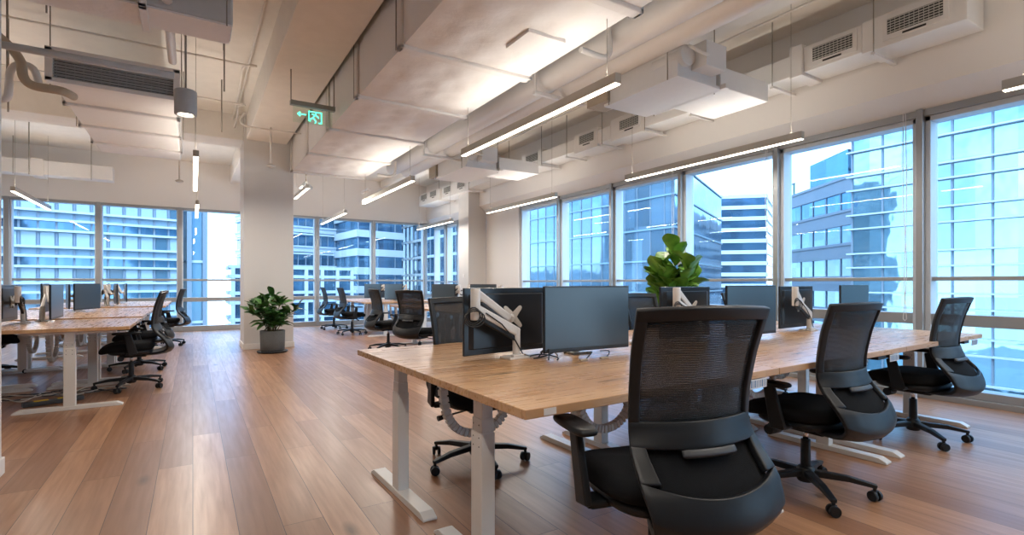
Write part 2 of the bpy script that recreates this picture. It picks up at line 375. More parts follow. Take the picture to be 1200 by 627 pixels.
def make_chair(arm_z, up=0):
    t = thing('office_chair', 'x', 'chair')
    b = MB(); cushion(b, -.245, .245, -.215, .275, .415, .505); b.build('seat', 'black_fabric', t)
    b = MB(); cushion(b, -.215, .215, -.20, .20, .375, .435, drop=.0); b.build('seat_pan', 'black_plastic', t)
    # moulded back frame
    fr = MB(); ex = lambda v: .018*max(0, 1-abs(v-.545)/.09)
    P_ = lambda a, v: back_pt(a, v, 0, ex(v))
    fr.grid(lambda a, q: P_(a, q*(.32+.06*a*a)), lin(-1, 1, 25), lin(0, 1, 9))                       # lower band
    for s in (-1, 1):
        fr.grid(lambda q, v: P_(s*(1-q*(.24-.06*max(0, (v-.34))/.16)), v), lin(0, 1, 5) if s > 0 else lin(1, 0, 5), lin(.37, .505, 8))
        fr.grid(lambda q, v: P_(s*(1-q*.135), v), lin(0, 1, 4) if s > 0 else lin(1, 0, 4), lin(.595, .95, 22))
    fr.grid(P_, lin(-1, 1, 25), lin(.495, .60, 6)); fr.grid(P_, lin(-1, 1, 25), lin(.943, 1, 4))
    fr.build('back_frame', 'black_frame', t, solid=.022, bevel=.004)
    e = MB().grid(lambda a, v: back_pt(a, v, -.0135), lin(.52, .66, 3), lin(.10, .135, 3)).build('back_emblem', 'black_plastic', t, solid=.002)
    MB().grid(lambda a, v: back_pt(a, v, .002), lin(-.885, .885, 13), lin(.58, .955, 13)).build('back_mesh', 'chair_mesh', t, solid=.003)
    MB().grid(lambda a, v: back_pt(a, v, .02), lin(-.84, .84, 9), lin(.22, .52, 8)).build('lower_back_panel', 'black_fabric', t, solid=.006)
    MB().grid(lambda a, v: back_pt(a, v, -.012, .008), lin(-.42, .42, 9), lin(.468, .50, 4)).build('lumbar_slider', 'grey_plastic', t, solid=.02, sub=1)
    MB().grid(lambda a, v: back_pt(a, v, .018), lin(-.55, .55, 9), lin(.575, .625, 4)).build('lumbar_pad', 'black_plastic', t, solid=.016, sub=1)
    for s in (-1, 1):
        b = MB(); b.bar((s*.15, -.01, .392), (s*.285, -.01, .392), .09, .022)
        b.bar((s*.288, -.03, .39), (s*.298, .015, arm_z-.03), .026, .085, .026, .060, up=(0,1,0)); o = b.build('arm_post', 'black_plastic', t, bevel=.008)
        b = MB(); cushion(b, s*.298-.04, s*.298+.04, -.10, .15, arm_z-.03, arm_z, e=4, rings=6, n=28, drop=.004); b.build('arm_pad', 'black_plastic', t)
    MB().cbox(0, -.02, .365, .16, .24, .055).build('tilt_mechanism', 'black_plastic', t, bevel=.012)
    b = MB(); b.tube([(.05, .04, .355), (.17, .05, .34), (.24, .06, .33)], .006, 8); b.cyl((.22, .057, .333), (.275, .064, .325), .013, .016, 10)
    b.build('height_lever', 'black_plastic', t)
    MB().cyl((-.12, .08, .345), (-.21, .08, .345), .028, .028, 14).build('tension_knob', 'black_plastic', t, bevel=.004)
    g = MB().cyl((0, 0, .28), (0, 0, .36), .014).build('gas_lift', 'chrome', t)
    MB().cyl((0, 0, .09), (0, 0, .285), .026, .024).build('sleeve', 'black_plastic', g, bevel=.003)
    b = MB(); b.lathe([(0,.055),(.04,.055),(.05,.08),(.045,.125),(.034,.14),(0,.14)])
    for k in range(5):
        a = k*2*PI/5+.3; c, s_ = math.cos(a), math.sin(a)
        b.bar((.03*c, .03*s_, .105), (.20*c, .20*s_, .098), .046, .036, .036, .030); b.bar((.195*c, .195*s_, .099), (.325*c, .325*s_, .076), .036, .030, .028, .020)
    b.build('star_base', 'black_frame', t, bevel=.005)
    for k in range(5):
        a = k*2*PI/5+.3; c, s_ = math.cos(a)*.315, math.sin(a)*.315; r = a+1.1+k*.7
        rx, ry = math.cos(r), math.sin(r)
        b = MB(); b.cyl((c, s_, .05), (c, s_, .075), .009)
        for q in (-1, 1): b.cyl((c+rx*q*.008, s_+ry*q*.008, .028), (c+rx*q*.026, s_+ry*q*.026, .028), .028, .026, 18)
        b.cbox(c, s_, .044, .024, .024, .024)
        b.build('caster', 'black_plastic', t, bevel=.002)
    return t
chairs = Kind(make_chair(.635)); _t = make_chair(.655); tall = Kind(_t)
for c in _t.children:
    if not c.name.startswith(('star_base', 'caster')): c.location.z = .028
def rot(phi): return -math.radians(phi)      # phi: clockwise from facing +Y (away, towards the far windows)
GA = 'black mesh office chairs around the desks'
tall.put((1.37, 1.25, 0), rot(14), 'black mesh office chair in the foreground, its back filling the lower centre', GA)
L = [((2.86,1.53),3,'black mesh chair right of the foreground chair, second along the large desk block'),
     ((4.53,1.64),2,'black mesh chair nearest the right windows, third along the large desk block'),
     ((1.53,2.88),186,'black mesh chair behind the nearest desk, its star base seen under the tabletop'),
     ((3.62,3.22),176,'black mesh chair back showing between the two black monitors and the big leafy plant'),
     ((5.05,3.2),184,'black mesh chair on the far side of the large desk block, nearest the window corner'),
     ((-.57,6.93),-92,'black mesh chair at the left desks, the nearest of the chairs there'),
     ((-.60,8.33),-86,'black mesh chair at the left desks, half hidden behind the nearest chair there'),
     ((-.42,11.3),-84,'black mesh chair at the left, farthest back and standing against the bright window'),
     ((-2.12,8.75),88,'black mesh chair on the far side of the left desks, mostly hidden by desk legs'),
     ((2.80,7.02),58,'black mesh chair turned with its back to us, left of the nearest monitor arm'),
     ((2.82,8.49),86,'black mesh chair seen side on, in front of the far desks right of the column'),
     ((3.02,11.6),88,'black mesh chair by the back windows, the right one of the overlapping pair'),
     ((2.98,13.15),92,'black mesh chair by the back windows, the left one of the overlapping pair')]
for (x, y), a, lab in L: chairs.put((x, y, 0), rot(a), lab, GA)

# ------------------------------------------------------------------ sit-stand desks (local: width along x, depth along y, user side -y)
DW, DD = 1.47, .885
def make_desk(zt=.74, detail=True):
    t = thing('standing_desk', 'x', 'desk')
    MB().box(-DW/2+.002, DW/2-.002, -DD/2+.002, DD/2-.002, zt-.032, zt).build('tabletop', 'desk_wood', t, bevel=.003)
    b = MB(); b.bar((-DW/2+.12, 0, zt-.055), (DW/2-.12, 0, zt-.055), .09, .04)
    for s in (-1, 1): b.add([(s*(DW/2-.11)-.03, y, z) for y, z in ((-.36,zt-.033),(.36,zt-.033),(.30,zt-.06),(-.30,zt-.06))]+[(s*(DW/2-.11)+.03, y, z) for y, z in ((-.36,zt-.033),(.36,zt-.033),(.30,zt-.06),(-.30,zt-.06))],
                            [(3,2,1,0),(4,5,6,7),(0,1,5,4),(1,2,6,5),(2,3,7,6),(3,0,4,7)])
    b.build('under_frame', 'white_metal', t, bevel=.003)
    for s in (-1, 1):
        x = s*(DW/2-.105)
        b = MB(); b.cbox(x, 0, .29, .062, .085, .53); b.cbox(x, 0, .575, .056, .078, .07); b.cbox(x, 0, .645, .050, .071, .08)
        lg = b.build('leg', 'white_metal', t, bevel=.004)
        b = MB(); L_ = .385
        pr = [(-L_, 0), (L_, 0), (L_, .012), (L_-.045, .034), (-L_+.045, .034), (-L_, .012)]
        b.add([(x-.036, y, z) for y, z in pr]+[(x+.036, y, z) for y, z in pr], [(5,4,3,2,1,0),(6,7,8,9,10,11)]+[(i,(i+1)%6,6+(i+1)%6,6+i) for i in range(6)])
        b.build('foot', 'white_metal', lg, bevel=.003)
        if detail:
            b = MB()
            for z in (.50, .535, .585): b.cyl((x-.032, -.022, z), (x-.0305, -.022, z), .003, n=8); b.cyl((x-.032, .022, z), (x-.0305, .022, z), .003, n=8)
            b.build('screw', 'grille_dark', lg)
    b = MB(); b.cbox(DW/2-.33, -DD/2+.045, zt-.045, .11, .07, .022); c = b.build('height_control', 'black_plastic', t, bevel=.003)
    if detail:
        MB().cbox(DW/2-.17, -DD/2+.006, zt-.056, .13, .003, .042).build('label_sticker', 'sticker_white', t)
        b = MB()
        for i in range(9): b.cbox(DW/2-.226+.014*i, -DD/2+.0040, zt-.056, random.choice((.004,.007)), .001, .032)
        b.build('barcode', 'sticker_blue', t)
    # cable chain: links strung on a hanging curve
    ch = MB(); n = 30
    def cp(u): return Vector((.10+.42*u-.05*math.sin(2*PI*u), DD/2-.16, zt-.06-.33*max(0, math.sin(PI*u))**.7))
    for i in range(n):
        p = cp(i/n); q = cp((i+1)/n); ch.bar(p, p+(q-p)*.70, .042, .036, up=(0,1,0)); ch.bar(p, q, .030, .026, up=(0,1,0))
    ch.build('cable_chain', 'chain_white', t, bevel=.002)
    return t
desks = Kind(make_desk())
G = 'white-legged wooden standing desks'
ORG = Vector((.885, 1.34)); ROT = math.radians(1.5)
def A(dx, dy):   # island A frame
    return (ORG.x+dx*math.cos(ROT)-dy*math.sin(ROT), ORG.y+dx*math.sin(ROT)+dy*math.cos(ROT))
pos = ['nearest the camera, at the left end', 'in the middle', 'at the window end']
for i in range(3):
    x, y = A(DW*(i+.5), DD*.5); desks.put((x, y, 0), ROT, 'wooden desk in near row of large block, %s' % pos[i], G)
    x, y = A(DW*(i+.5), DD*1.5); desks.put((x, y, 0), ROT+PI, 'wooden standing desk in the far row of the large block, %s' % ['at the left end', 'in the middle', 'by the window corner'][i], G)
XJ = -1.385
dz = [0, .012, .004]
for i in range(3):
    y = 5.93+DW*(i+.5)
    desks.put((XJ+DD/2, y, dz[i]), PI/2, 'wooden desk of the left block on the aisle side, %s' % ['at its near end', 'second from its near end', 'third from its near end'][i], G)
    desks.put((XJ-DD/2, y, dz[i]), -PI/2, 'wooden desk of the left block away from the aisle, %s' % ['at its near end', 'second from its near end', 'third from its near end'][i], G)
for i in range(2):
    y = 10.72+DW*(i+.5)
    desks.put((XJ+.1+DD/2, y, .01), PI/2, 'wooden standing desk at the far left on the aisle side, %s' % ['behind the left block', 'beside the back windows'][i], G)
    desks.put((XJ+.1-DD/2, y, .01), -PI/2, 'wooden standing desk at the far left away from the aisle, %s' % ['behind the left block', 'beside the back windows'][i], G)
XB = 3.98
for k, (y0, w) in enumerate(((6.3, 'of the block behind the large desks'), (10.72, 'of the block by the back windows'))):
    for i in range(2):
        y = y0+DW*(i+.5)
        desks.put((XB-DD/2, y, 0), -PI/2, 'wooden standing desk %s, aisle side, %s' % (w, ['near end', 'far end'][i]), G)
        desks.put((XB+DD/2, y, 0), PI/2, 'wooden standing desk %s, window side, %s' % (w, ['near end', 'far end'][i]), G)

MB().cbox(-DW/2+.10, -DD/2+.001, .724, .05, .003, .022).build('edge_sticker', 'sticker_white', bpy.data.objects['standing_desk'])

# ------------------------------------------------------------------ monitors and arms (local: screen faces +y; arm stands on the -y side; origin on the tabletop)
def make_monitor():
    t = thing('monitor', 'x', 'monitor'); w, h = .59, .355
    d = MB().cbox(0, 0, h/2, w, .016, h).build('display', 'monitor_back', t, bevel=.004)
    MB().cbox(0, .0085, h/2+.006, w-.014, .002, h-.030).build('screen', 'screen_off', d)
    MB().cbox(0, .0086, .010, w-.01, .003, .014).build('chin_bezel', 'monitor_bezel', d, bevel=.001)
    b = MB(); b.prism([(-.27,-.007),(.27,-.007),(.24,-.018),(-.24,-.018)], .03, .325); b.build('back_cover', 'monitor_back', d, bevel=.006)
    b = MB(); b.cbox(-.01, 0, .006, .13, .10, .012); b.cbox(-.015, -.03, .018, .07, .03, .012); m = b.build('arm', 'arm_white', t, bevel=.003)
    MB().cyl((0, 0, .01), (0, 0, .155), .021, n=20).build('pole', 'arm_white', m, bevel=.003)
    a = MB(); a.bar((.012, 0, .135), (-.262, -.02, .268), .034, .05); a.build('lower_link', 'arm_white', m, bevel=.010)
    a = MB(); a.bar((-.01, 0, .105), (-.25, -.02, .225), .022, .026); a.build('link_liner', 'black_plastic', m, bevel=.006)
    MB().cyl((-.27, -.02, .215), (-.27, -.02, .372), .025, n=20).build('elbow', 'arm_white', m, bevel=.004)
    a = MB(); a.bar((-.258, -.012, .350), (-.012, .048, .208), .030, .044); a.build('upper_link', 'arm_white', m, bevel=.010)
    a = MB(); a.bar((-.225, -.002, .303), (-.03, .045, .19), .018, .02); a.build('spring_cover', 'grey_plastic', m, bevel=.005)
    a = MB(); a.cyl((.0, .045, .205), (.035, .090, .215), .018)
    for s in (-1, 1):
        for q in (-1, 1): a.bar((.04, .087, .215), (.04+s*.05, .087, .215+q*.05), .040, .008, .024, .008, up=(0,1,0)); a.cyl((.04+s*.05, .083, .215+q*.05), (.04+s*.05, .092, .215+q*.05), .011, n=12)
    a.build('mounting_plate', 'arm_white', m, bevel=.002)
    a = MB()
    for k in range(3):
        r = .03+.008*k
        a.tube([(-.27-.01+r*1.3*math.cos(q)-.02, -.05-.006*k, .24+.04*math.sin(q)-.008*k) for q in lin(0, 2*PI, 15)], .0035, 6, cap=False)
    a.tube([(-.22, -.04, .25), (-.12, -.035, .19), (-.03, -.03, .10), (.03, -.02, .02), (.08, .0, .006)], .0035, 6)
    a.build('cable', 'cable_black', t)
    return t
mons = Kind(make_monitor())
GM = 'black monitors on white arms'
def station(x, y, rz, zt, ml, al='', toff=0, mz=.03, shift=0):
    """arm at (x, y); display .11 in front of it along the local +y, turned by toff"""
    o = mons.put((x, y, zt), rz, ml, GM)
    for c in o.children:
        if c.name.startswith('display'): c.location = (shift, .110, mz); c.rotation_euler = (0, 0, toff)
# big block: backs towards us (screens face +y)
wn_ = ['left end', 'middle', 'window end']
for i, (xb, xf) in enumerate(((1.47, 1.86), (2.99, 3.40), (4.45, 4.93))):
    station(xb, 2.31+.02*i, math.radians([4, 3, 2][i]), .74,
            ['black monitor back nearest the camera, white arm and cross plate in plain view', 'black monitor seen from behind just below the big leafy plant', 'black monitor seen from behind on the large block, towards the window end'][i], mz=.02, toff=math.radians([3, 2, 2][i]), shift=[.02, 0, 0][i])
    station(xf, 2.29+.02*i, PI+math.radians([-2, 0, 4][i]), .74,
            ['blank blue-black screen facing us, the largest screen in the photo', 'blank dark screen facing us behind the foreground chair back', 'blank dark screen facing us at the window end of the large block'][i], mz=.03)
# left block: desks run along y
def st_left(y, side, z, tw, ml):
    # side +1: screen faces +x ; -1: screen faces -x
    rz = -PI/2 if side > 0 else PI/2
    station(XJ+(.05 if side > 0 else -.05), y, rz+math.radians(tw), z, ml, mz=.03)
st_left(7.15, 1, .74, 0, 'pale reflecting screen at the near end of the left desks')
st_left(6.9, -1, .74, 0, 'black monitor back at the extreme left, nearest on the left desks')
st_left(9.1, 1, .752, -20, 'blue-black screen turned towards us in the middle of the left desks')
st_left(8.4, -1, .752, 4, 'black monitor back behind the pale screen on the left desks')
st_left(9.75, -1, .744, 12, 'black monitor back third along the far side of the left desks')
def st_any(xj, y, side, z, tw, ml):
    rz = -PI/2 if side > 0 else PI/2
    station(xj+(.05 if side > 0 else -.05), y, rz+math.radians(tw), z, ml, mz=.03)
st_any(XJ+.1, 11.1, 1, .75, 10, 'small looking monitor edge on at the far left desks, the near one')
st_any(XJ+.1, 12.6, 1, .75, 8, 'small looking monitor edge on at the far left desks, beside the window')
st_any(XJ+.1, 11.7, -1, .75, 12, 'monitor back at the far left desks, the near one away from the aisle')
st_any(XJ+.1, 13.1, -1, .75, 8, 'monitor back at the far left desks, nearest the back window')
P2 = [(7.0, -1, 14, 'near', 'left'), (8.5, -1, 20, 'far', 'left'), (7.5, 1, 8, 'near', 'right'), (8.9, 1, 10, 'far', 'right')]
for y, sd, tw, nf, lr in P2:
    st_any(XB, y, sd, .74, tw, 'monitor at the %s end, %s side, of the block behind the large desks' % (nf, lr))
P3 = [(11.2, -1, 22, 'near', 'left'), (12.8, -1, 26, 'far', 'left'), (11.8, 1, 10, 'near', 'right'), (13.2, 1, 10, 'far', 'right')]
for y, sd, tw, nf, lr in P3:
    st_any(XB, y, sd, .74, tw, 'monitor at the %s end, %s side, of the block by the back windows' % (nf, lr))

# loose cables on the nearest desk
def squiggle(pts, n=40):
    pts = [Vector(p) for p in pts]; out = []
    m = len(pts)-1
    for i in range(m):
        p0 = pts[max(i-1,0)]; p1 = pts[i]; p2 = pts[i+1]; p3 = pts[min(i+2,m)]
        for k in range(n//m+1):
            t = k/(n//m+1); out.append(.5*((2*p1)+(-p0+p2)*t+(2*p0-5*p1+4*p2-p3)*t*t+(-p0+3*p1-3*p2+p3)*t**3))
    out.append(pts[-1]); return out
for j, pts in enumerate([[(1.58,2.26,.744),(1.63,2.24,.80),(1.66,2.23,.77),(1.70,2.25,.744)], [(1.52,2.22,.744),(1.60,2.20,.76),(1.68,2.18,.80),(1.72,2.2,.85)],
                         [(1.50,2.28,.744),(1.62,2.30,.75),(1.66,2.20,.744),(1.60,2.12,.744)], [(1.56,2.14,.744),(1.60,2.2,.80),(1.62,2.3,.76)]]):
    tag(MB().tube(squiggle(pts), .0035, 6).build('monitor_cable', 'cable_black'), ['black cable looping up beside the nearest monitor arm', 'black cable running up to the back of the nearest screen', 'black cable lying on the desk beside the nearest monitor arm', 'short upright loop of black cable left of the largest screen'][j], 'cable', 'loose cables on the nearest desk')
for j, pts in enumerate([[(1.72,2.04,.744),(1.78,2.08,.757),(1.86,2.15,.762),(1.90,2.24,.75)], [(1.86,2.04,.744),(1.92,2.08,.757),(1.98,2.15,.762),(2.0,2.24,.75)]]):
    o = MB().tube(squiggle(pts), .003, 6).build('monitor_cable', 'cable_black'); tag(o, ['left of the two short black cables under the largest screen', 'right of the two short black cables under the largest screen'][j], 'cable', 'loose cables on the nearest desk')
    q = Vector(pts[0]); MB().cbox(q.x-.02, q.y-.01, .747, .05, .02, .01).build('plug', 'pipe_tan', o, bevel=.003)
# mice / small adapters
def mouse(x, y, rz, lab):
    t = thing('cable_adapter', lab, 'adapter', (x, y, .74), rz, 'pale plugs lying on the desks')
    b = MB(); cushion(b, -.035, .035, -.05, .05, 0, .026, e=3, rings=6, n=20, drop=0); b.build('body', 'arm_white', t)
    MB().tube(squiggle([(0,.05,.008),(.02,.10,.004),(-.02,.14,.004),(.03,.19,.004)]), .0025, 6).build('cord', 'chain_white', t)
mouse(2.32, 1.98, .9, 'pale plug with a cord on the desk right of the largest screen')
mouse(2.46, 2.42, -.6, 'pale plug on the desk below the far chair back')
mouse(5.02, 2.42, 1.2, 'pale plug on the desk beside the arm at the window end')

# power strip and cables on the floor under the left desks
t = thing('power_strip', 'grey power strip with two yellow sockets on the floor under the left desks', 'power strip', (-1.12, 6.42, 0), .35); t.scale = (1.3, 1.3, 1.2)
MB().cbox(0, 0, .018, .34, .06, .036).build('body', 'grey_plastic', t, bevel=.006)
for s in (-.07, .06): MB().cbox(s, -.005, .037, .08, .04, .004).build('socket', 'socket_yellow', t, bevel=.001)
random.seed(3)
for k in range(6):
    pts = [(-1.9+.16*i+random.uniform(-.05,.05), 6.75+random.uniform(-.22,.25)+.05*k, .006+random.uniform(0,.02)) for i in range(9)]
    tag(MB().tube(squiggle(pts, 48), .005, 6).build('floor_cable', 'chain_white' if k % 2 else 'grey_plastic'), 'one of the pale cables lying tangled on the floor under the left desks', 'cable', 'tangled cables under the left desks')
tag(MB().tube(squiggle([(1.25,1.0,.005),(1.22,1.15,.005),(1.32,1.3,.006),(1.5,1.36,.005),(1.62,1.28,.006),(1.75,1.35,.005)], 40), .004, 6).build('floor_cable', 'cable_black'), 'thin black cable lying on the floor under the foreground chair', 'cable')

# ------------------------------------------------------------------ plants
def leaf(mb, base, dirv, L_, W, droop, fold=.25, n=8, tip=1.0, roll=0):
    d = Vector(dirv).normalized(); up = Vector((0,0,1))
    side = d.cross(up)
    if side.length < .05: side = Vector((1,0,0))
    side.normalize(); nrm = side.cross(d).normalized()
    if roll:
        R_ = Matrix.Rotation(roll, 3, d); side = R_ @ side; nrm = R_ @ nrm
    vs = []; p = Vector(base)
    for i in range(n+1):
        u = i/n; w = W*(math.sin(PI*min(1, u**tip*.97+.03))**.75)*.5 if i < n else 0
        q = p+d*L_*u-up*droop*L_*u*u+nrm*.0
        for s in (-1, -.5, 0, .5, 1): vs.append(q+side*w*s+nrm*(abs(s)*fold*w+.006*math.sin(u*14+s)*abs(s)))
    fs = [(i*5+j, i*5+j+1, (i+1)*5+j+1, (i+1)*5+j) for i in range(n) for j in range(4)]
    mb.add(vs, fs, True)
t = thing('potted_fiddle_leaf_fig', 'large green broad-leaved plant standing behind the desks against the right windows', 'plant', (4.98, 4.25, 0))
b = MB(); b.lathe([(0,0),(.17,0),(.20,.05),(.22,.42),(.205,.42),(.19,.38),(0,.38)]); b.build('pot', 'pot_grey', t)
MB().lathe([(0,.375),(.195,.385)]).build('soil', 'soil', t)
random.seed(11); b = MB(); lf = MB()
for k in range(7):
    a = k*2*PI/7; x, y = .05*math.cos(a), .05*math.sin(a); rr = random.uniform(.18,.36); h = random.uniform(1.12, 1.42) if k else 1.52
    top = Vector((rr*math.cos(a)*(k > 0), rr*math.sin(a)*(k > 0), h))
    pts = squiggle([(x, y, .36), (x*2.2, y*2.2, .8), top], 12); b.tube(pts, .012, 7, .005)
    for i in range(26):
        u = .34+.66*i/25; q = pts[int(u*(len(pts)-1))]; an = i*2.4+k; el = .15+.95*u*random.uniform(.6,1.25)
        lf_len = random.uniform(.22,.33); leaf(lf, q, (math.cos(an)*math.cos(el), math.sin(an)*math.cos(el), math.sin(el)), lf_len, lf_len*.66, random.uniform(.0,.35), .3, tip=1.25, roll=random.uniform(-.5,.5))
b.build('stem', 'stem', t); lf.build('foliage', 'leaf_fig', t)
t = thing('potted_plant', 'dark green bushy plant in a grey pot at the foot of the white column', 'plant', (1.12, 9.28, 0))
MB().lathe([(0,0),(.21,0),(.235,.012),(.235,.03),(.20,.03),(0,.02)]).build('saucer', 'black_plastic', t)
MB().lathe([(0,.02),(.17,.02),(.185,.05),(.192,.36),(.177,.36),(.17,.33),(0,.33)], n=32).build('pot', 'pot_grey', t)
MB().lathe([(0,.34),(.172,.33)]).build('soil', 'soil', t)
random.seed(5); b = MB(); lf = MB()
for k in range(11):
    a = k*2*PI/11+.3; rr = random.uniform(.16,.40) if k else 0; h = random.uniform(.66, .98)-rr*.25
    pts = squiggle([(.05*math.cos(a), .05*math.sin(a), .32), (.5*rr*math.cos(a), .5*rr*math.sin(a), .32+(h-.32)*.6), (rr*math.cos(a), rr*math.sin(a), h)], 10); b.tube(pts, .009, 6, .004)
    for i in range(15):
        u = .3+.7*i/14; q = pts[int(u*(len(pts)-1))]; an = i*2.4+k; el = .1+.9*u*random.uniform(.3,1.2); Ln = random.uniform(.2,.32)
        leaf(lf, q, (math.cos(an)*math.cos(el), math.sin(an)*math.cos(el), math.sin(el)), Ln, Ln*.34, random.uniform(.1,.5), .35, roll=random.uniform(-.5,.5))
b.build('stem', 'stem', t); lf.build('foliage', 'leaf_dark', t)

# ------------------------------------------------------------------ suspended linear lamps
def area(name, loc, sx, sy, power, up, parent, col=(1, .92, .82)):
    d = bpy.data.lights.new(name, 'AREA'); d.shape = 'RECTANGLE'; d.size = sx; d.size_y = sy; d.energy = power; d.color = col
    o = bpy.data.objects.new(name, d); C.objects.link(o); o.parent = parent; o.location = loc
    o.rotation_euler = (PI if up else 0, 0, 0); return o
LAMP_DOWN, LAMP_UP = 17, 4.5
def linear(x, y0, y1, z, lab, top=ZS, rz=0, pw=1.):
    t = thing('linear_pendant_lamp', lab, 'lamp', (x, (y0+y1)/2, z), rz, 'long ceiling-hung strip lamps'); Lh = (y1-y0)/2
    b = MB(); b.box(-.03, .03, -Lh, Lh, 0, .075); b.build('housing', 'lamp_alu', t, bevel=.003)
    MB().box(-.026, .026, -Lh+.006, Lh-.006, -.006, .0005).build('diffuser', 'lamp_glow', t, bevel=.002)
    MB().box(-.018, .018, -Lh+.02, Lh-.02, .0745, .0757).build('top_diffuser', 'lamp_glow', t)
    for s in (-1, 1):
        MB().cyl((0, s*(Lh-.12), .075), (0, s*(Lh-.12), top-z), .0022, n=6).build('suspension_cable', 'rod', t)
        MB().cyl((0, s*(Lh-.12), .07), (0, s*(Lh-.12), .10), .010, n=10).build('cable_grip', 'rod', t)
    area('down_light', (0, 0, -.009), .05, 2*Lh-.02, LAMP_DOWN*pw, False, t); area('up_light', (0, 0, .083), .05, 2*Lh-.04, LAMP_UP*pw, True, t)
linear(2.63, 2.75, 5.27, 2.6, 'bright strip lamp hung above the large desk block, nearest of the middle row', top=3.12)
linear(2.66, 6.92, 9.42, 2.6, 'strip lamp of the middle row, second from the camera', top=3.12)
linear(2.70, 10.87, 13.2, 2.6, 'strip lamp of the middle row, farthest and low against the back windows')
linear(5.22, -1.2, 1.32, 2.6, 'strip lamp beside the right windows cut off by the right edge of the photo')
linear(5.22, 2.82, 5.30, 2.6, 'strip lamp beside the right windows, above the big leafy plant')
linear(5.20, 6.92, 9.3, 2.6, 'strip lamp beside the right windows, just in front of the white pier')
linear(5.20, 10.99, 13.2, 2.6, 'strip lamp beside the right windows, farthest and left of the far column')
linear(.03, 6.92, 9.5, 2.6, 'strip lamp seen end on above the aisle, left of the column')
linear(.07, 11.1, 13.4, 2.6, 'small looking strip lamp end on above the aisle, low against the back window')
linear(-2.42, 11.05, 13.5, 2.6, 'strip lamp at the far left in front of the back windows')
linear(-2.42, 6.92, 9.3, 2.6, 'strip lamp hung above the left desks near the left column')
linear(.03, -.8, 1.7, 2.6, 'strip lamp hung above the aisle behind the camera')
linear(2.63, -1.2, 1.3, 2.6, 'strip lamp hung above the near end of the large desk block', top=3.12)
linear(1.93, 10.7, 12.2, 3.02, 'short strip lamp hung close under the end of the large wrapped duct', pw=.7)

t = thing('cylinder_pendant_lamp', 'grey cylinder pendant lamp hung at upper left', 'lamp', (-.05, 4.98, 2.52))
MB().lathe([(.062,.0),(.078,0),(.08,.005),(.08,.195),(.075,.2),(0,.2)], n=32).build('lamp_shade', 'duct_grey', t)
MB().lathe([(0,.02),(.066,.02)]).build('diffuser', 'lamp_glow', t)
MB().cyl((0,0,.2), (0,0,ZS-2.52), .008, n=8).build('suspension_rod', 'rod', t)
dl = bpy.data.lights.new('down_light', 'SPOT'); dl.energy = 40; dl.spot_size = 1.8; dl.color = (1,.82,.6); dl.shadow_soft_size = .06
o = bpy.data.objects.new('down_light', dl); C.objects.link(o); o.parent = t; o.location = (0, 0, .012)

# ------------------------------------------------------------------ ceiling services
def rods(parent, pts, zb, r=.006, top=ZS):
    for x, y in pts: MB().cyl((x, y, zb), (x, y, top), r, n=6).build('hanger_rod', 'rod', parent)
# large wrapped duct
t = thing('insulated_duct', 'large white quilted air duct running away under the ceiling', 'air duct')
x0, x1, zb, zt = 1.5, 2.76, 3.14, 3.86
fl = [-1.4, .05, 1.45, 2.7, 4.15, 5.5, 6.85, 8.3, 9.75]
for a, c in zip([-2.7]+fl[:-1], fl):
    b = MB(); random.seed(int(a*10)+99)
    nx, ny = 34, 34
    tufts = [((i+.5+.25*random.uniform(-1,1))/4, (j+.5+.25*random.uniform(-1,1))/4) for i in range(4) for j in range(4)]
    def dep(u, v):
        e = min(1, 6*min(u, 1-u))*min(1, 6*min(v, 1-v)); d = min(math.hypot((u-p)*1.2, v-q) for p, q in tufts)
        return .032*e*min(1, d*7)**.55
    b.grid(lambda u, v: (x0+(x1-x0)*u, a+(c-a)*v, zb-dep(u, v)), lin(0, 1, nx), lin(0, 1, ny))
    b.grid(lambda u, v: (x0-dep(u, v)*.8, a+(c-a)*v, zb+(zt-zb)*u), lin(0, 1, 8), lin(0, 1, ny))
    b.grid(lambda u, v: (x1+dep(u, v)*.8, a+(c-a)*v, zb+(zt-zb)*u), lin(0, 1, 8), lin(0, 1, ny))
    b.box(x0+.002, x1-.002, a, c, zb+.002, zt); b.build('duct_wrap', 'duct_white', t)
for y in fl+[-2.7]:
    b = MB(); w = .05; e = .035
    b.box(x0-e, x1+e, y-w, y+w, zb-e, zb+.01); b.box(x0-e, x0+.01, y-w, y+w, zb-e, zt+.02); b.box(x1-.01, x1+e, y-w, y+w, zb-e, zt+.02)
    b.build('flange_band', 'flange', t, bevel=.014, seg=3)
rods(t, [(x, y+.1) for y in fl for x in (x0-.02, x1+.02)], zb)
p = MB(); p.cbox(2.38, 3.45, zb-.04, .36, .34, .03); p.build('access_panel', 'duct_smooth', t, bevel=.003)
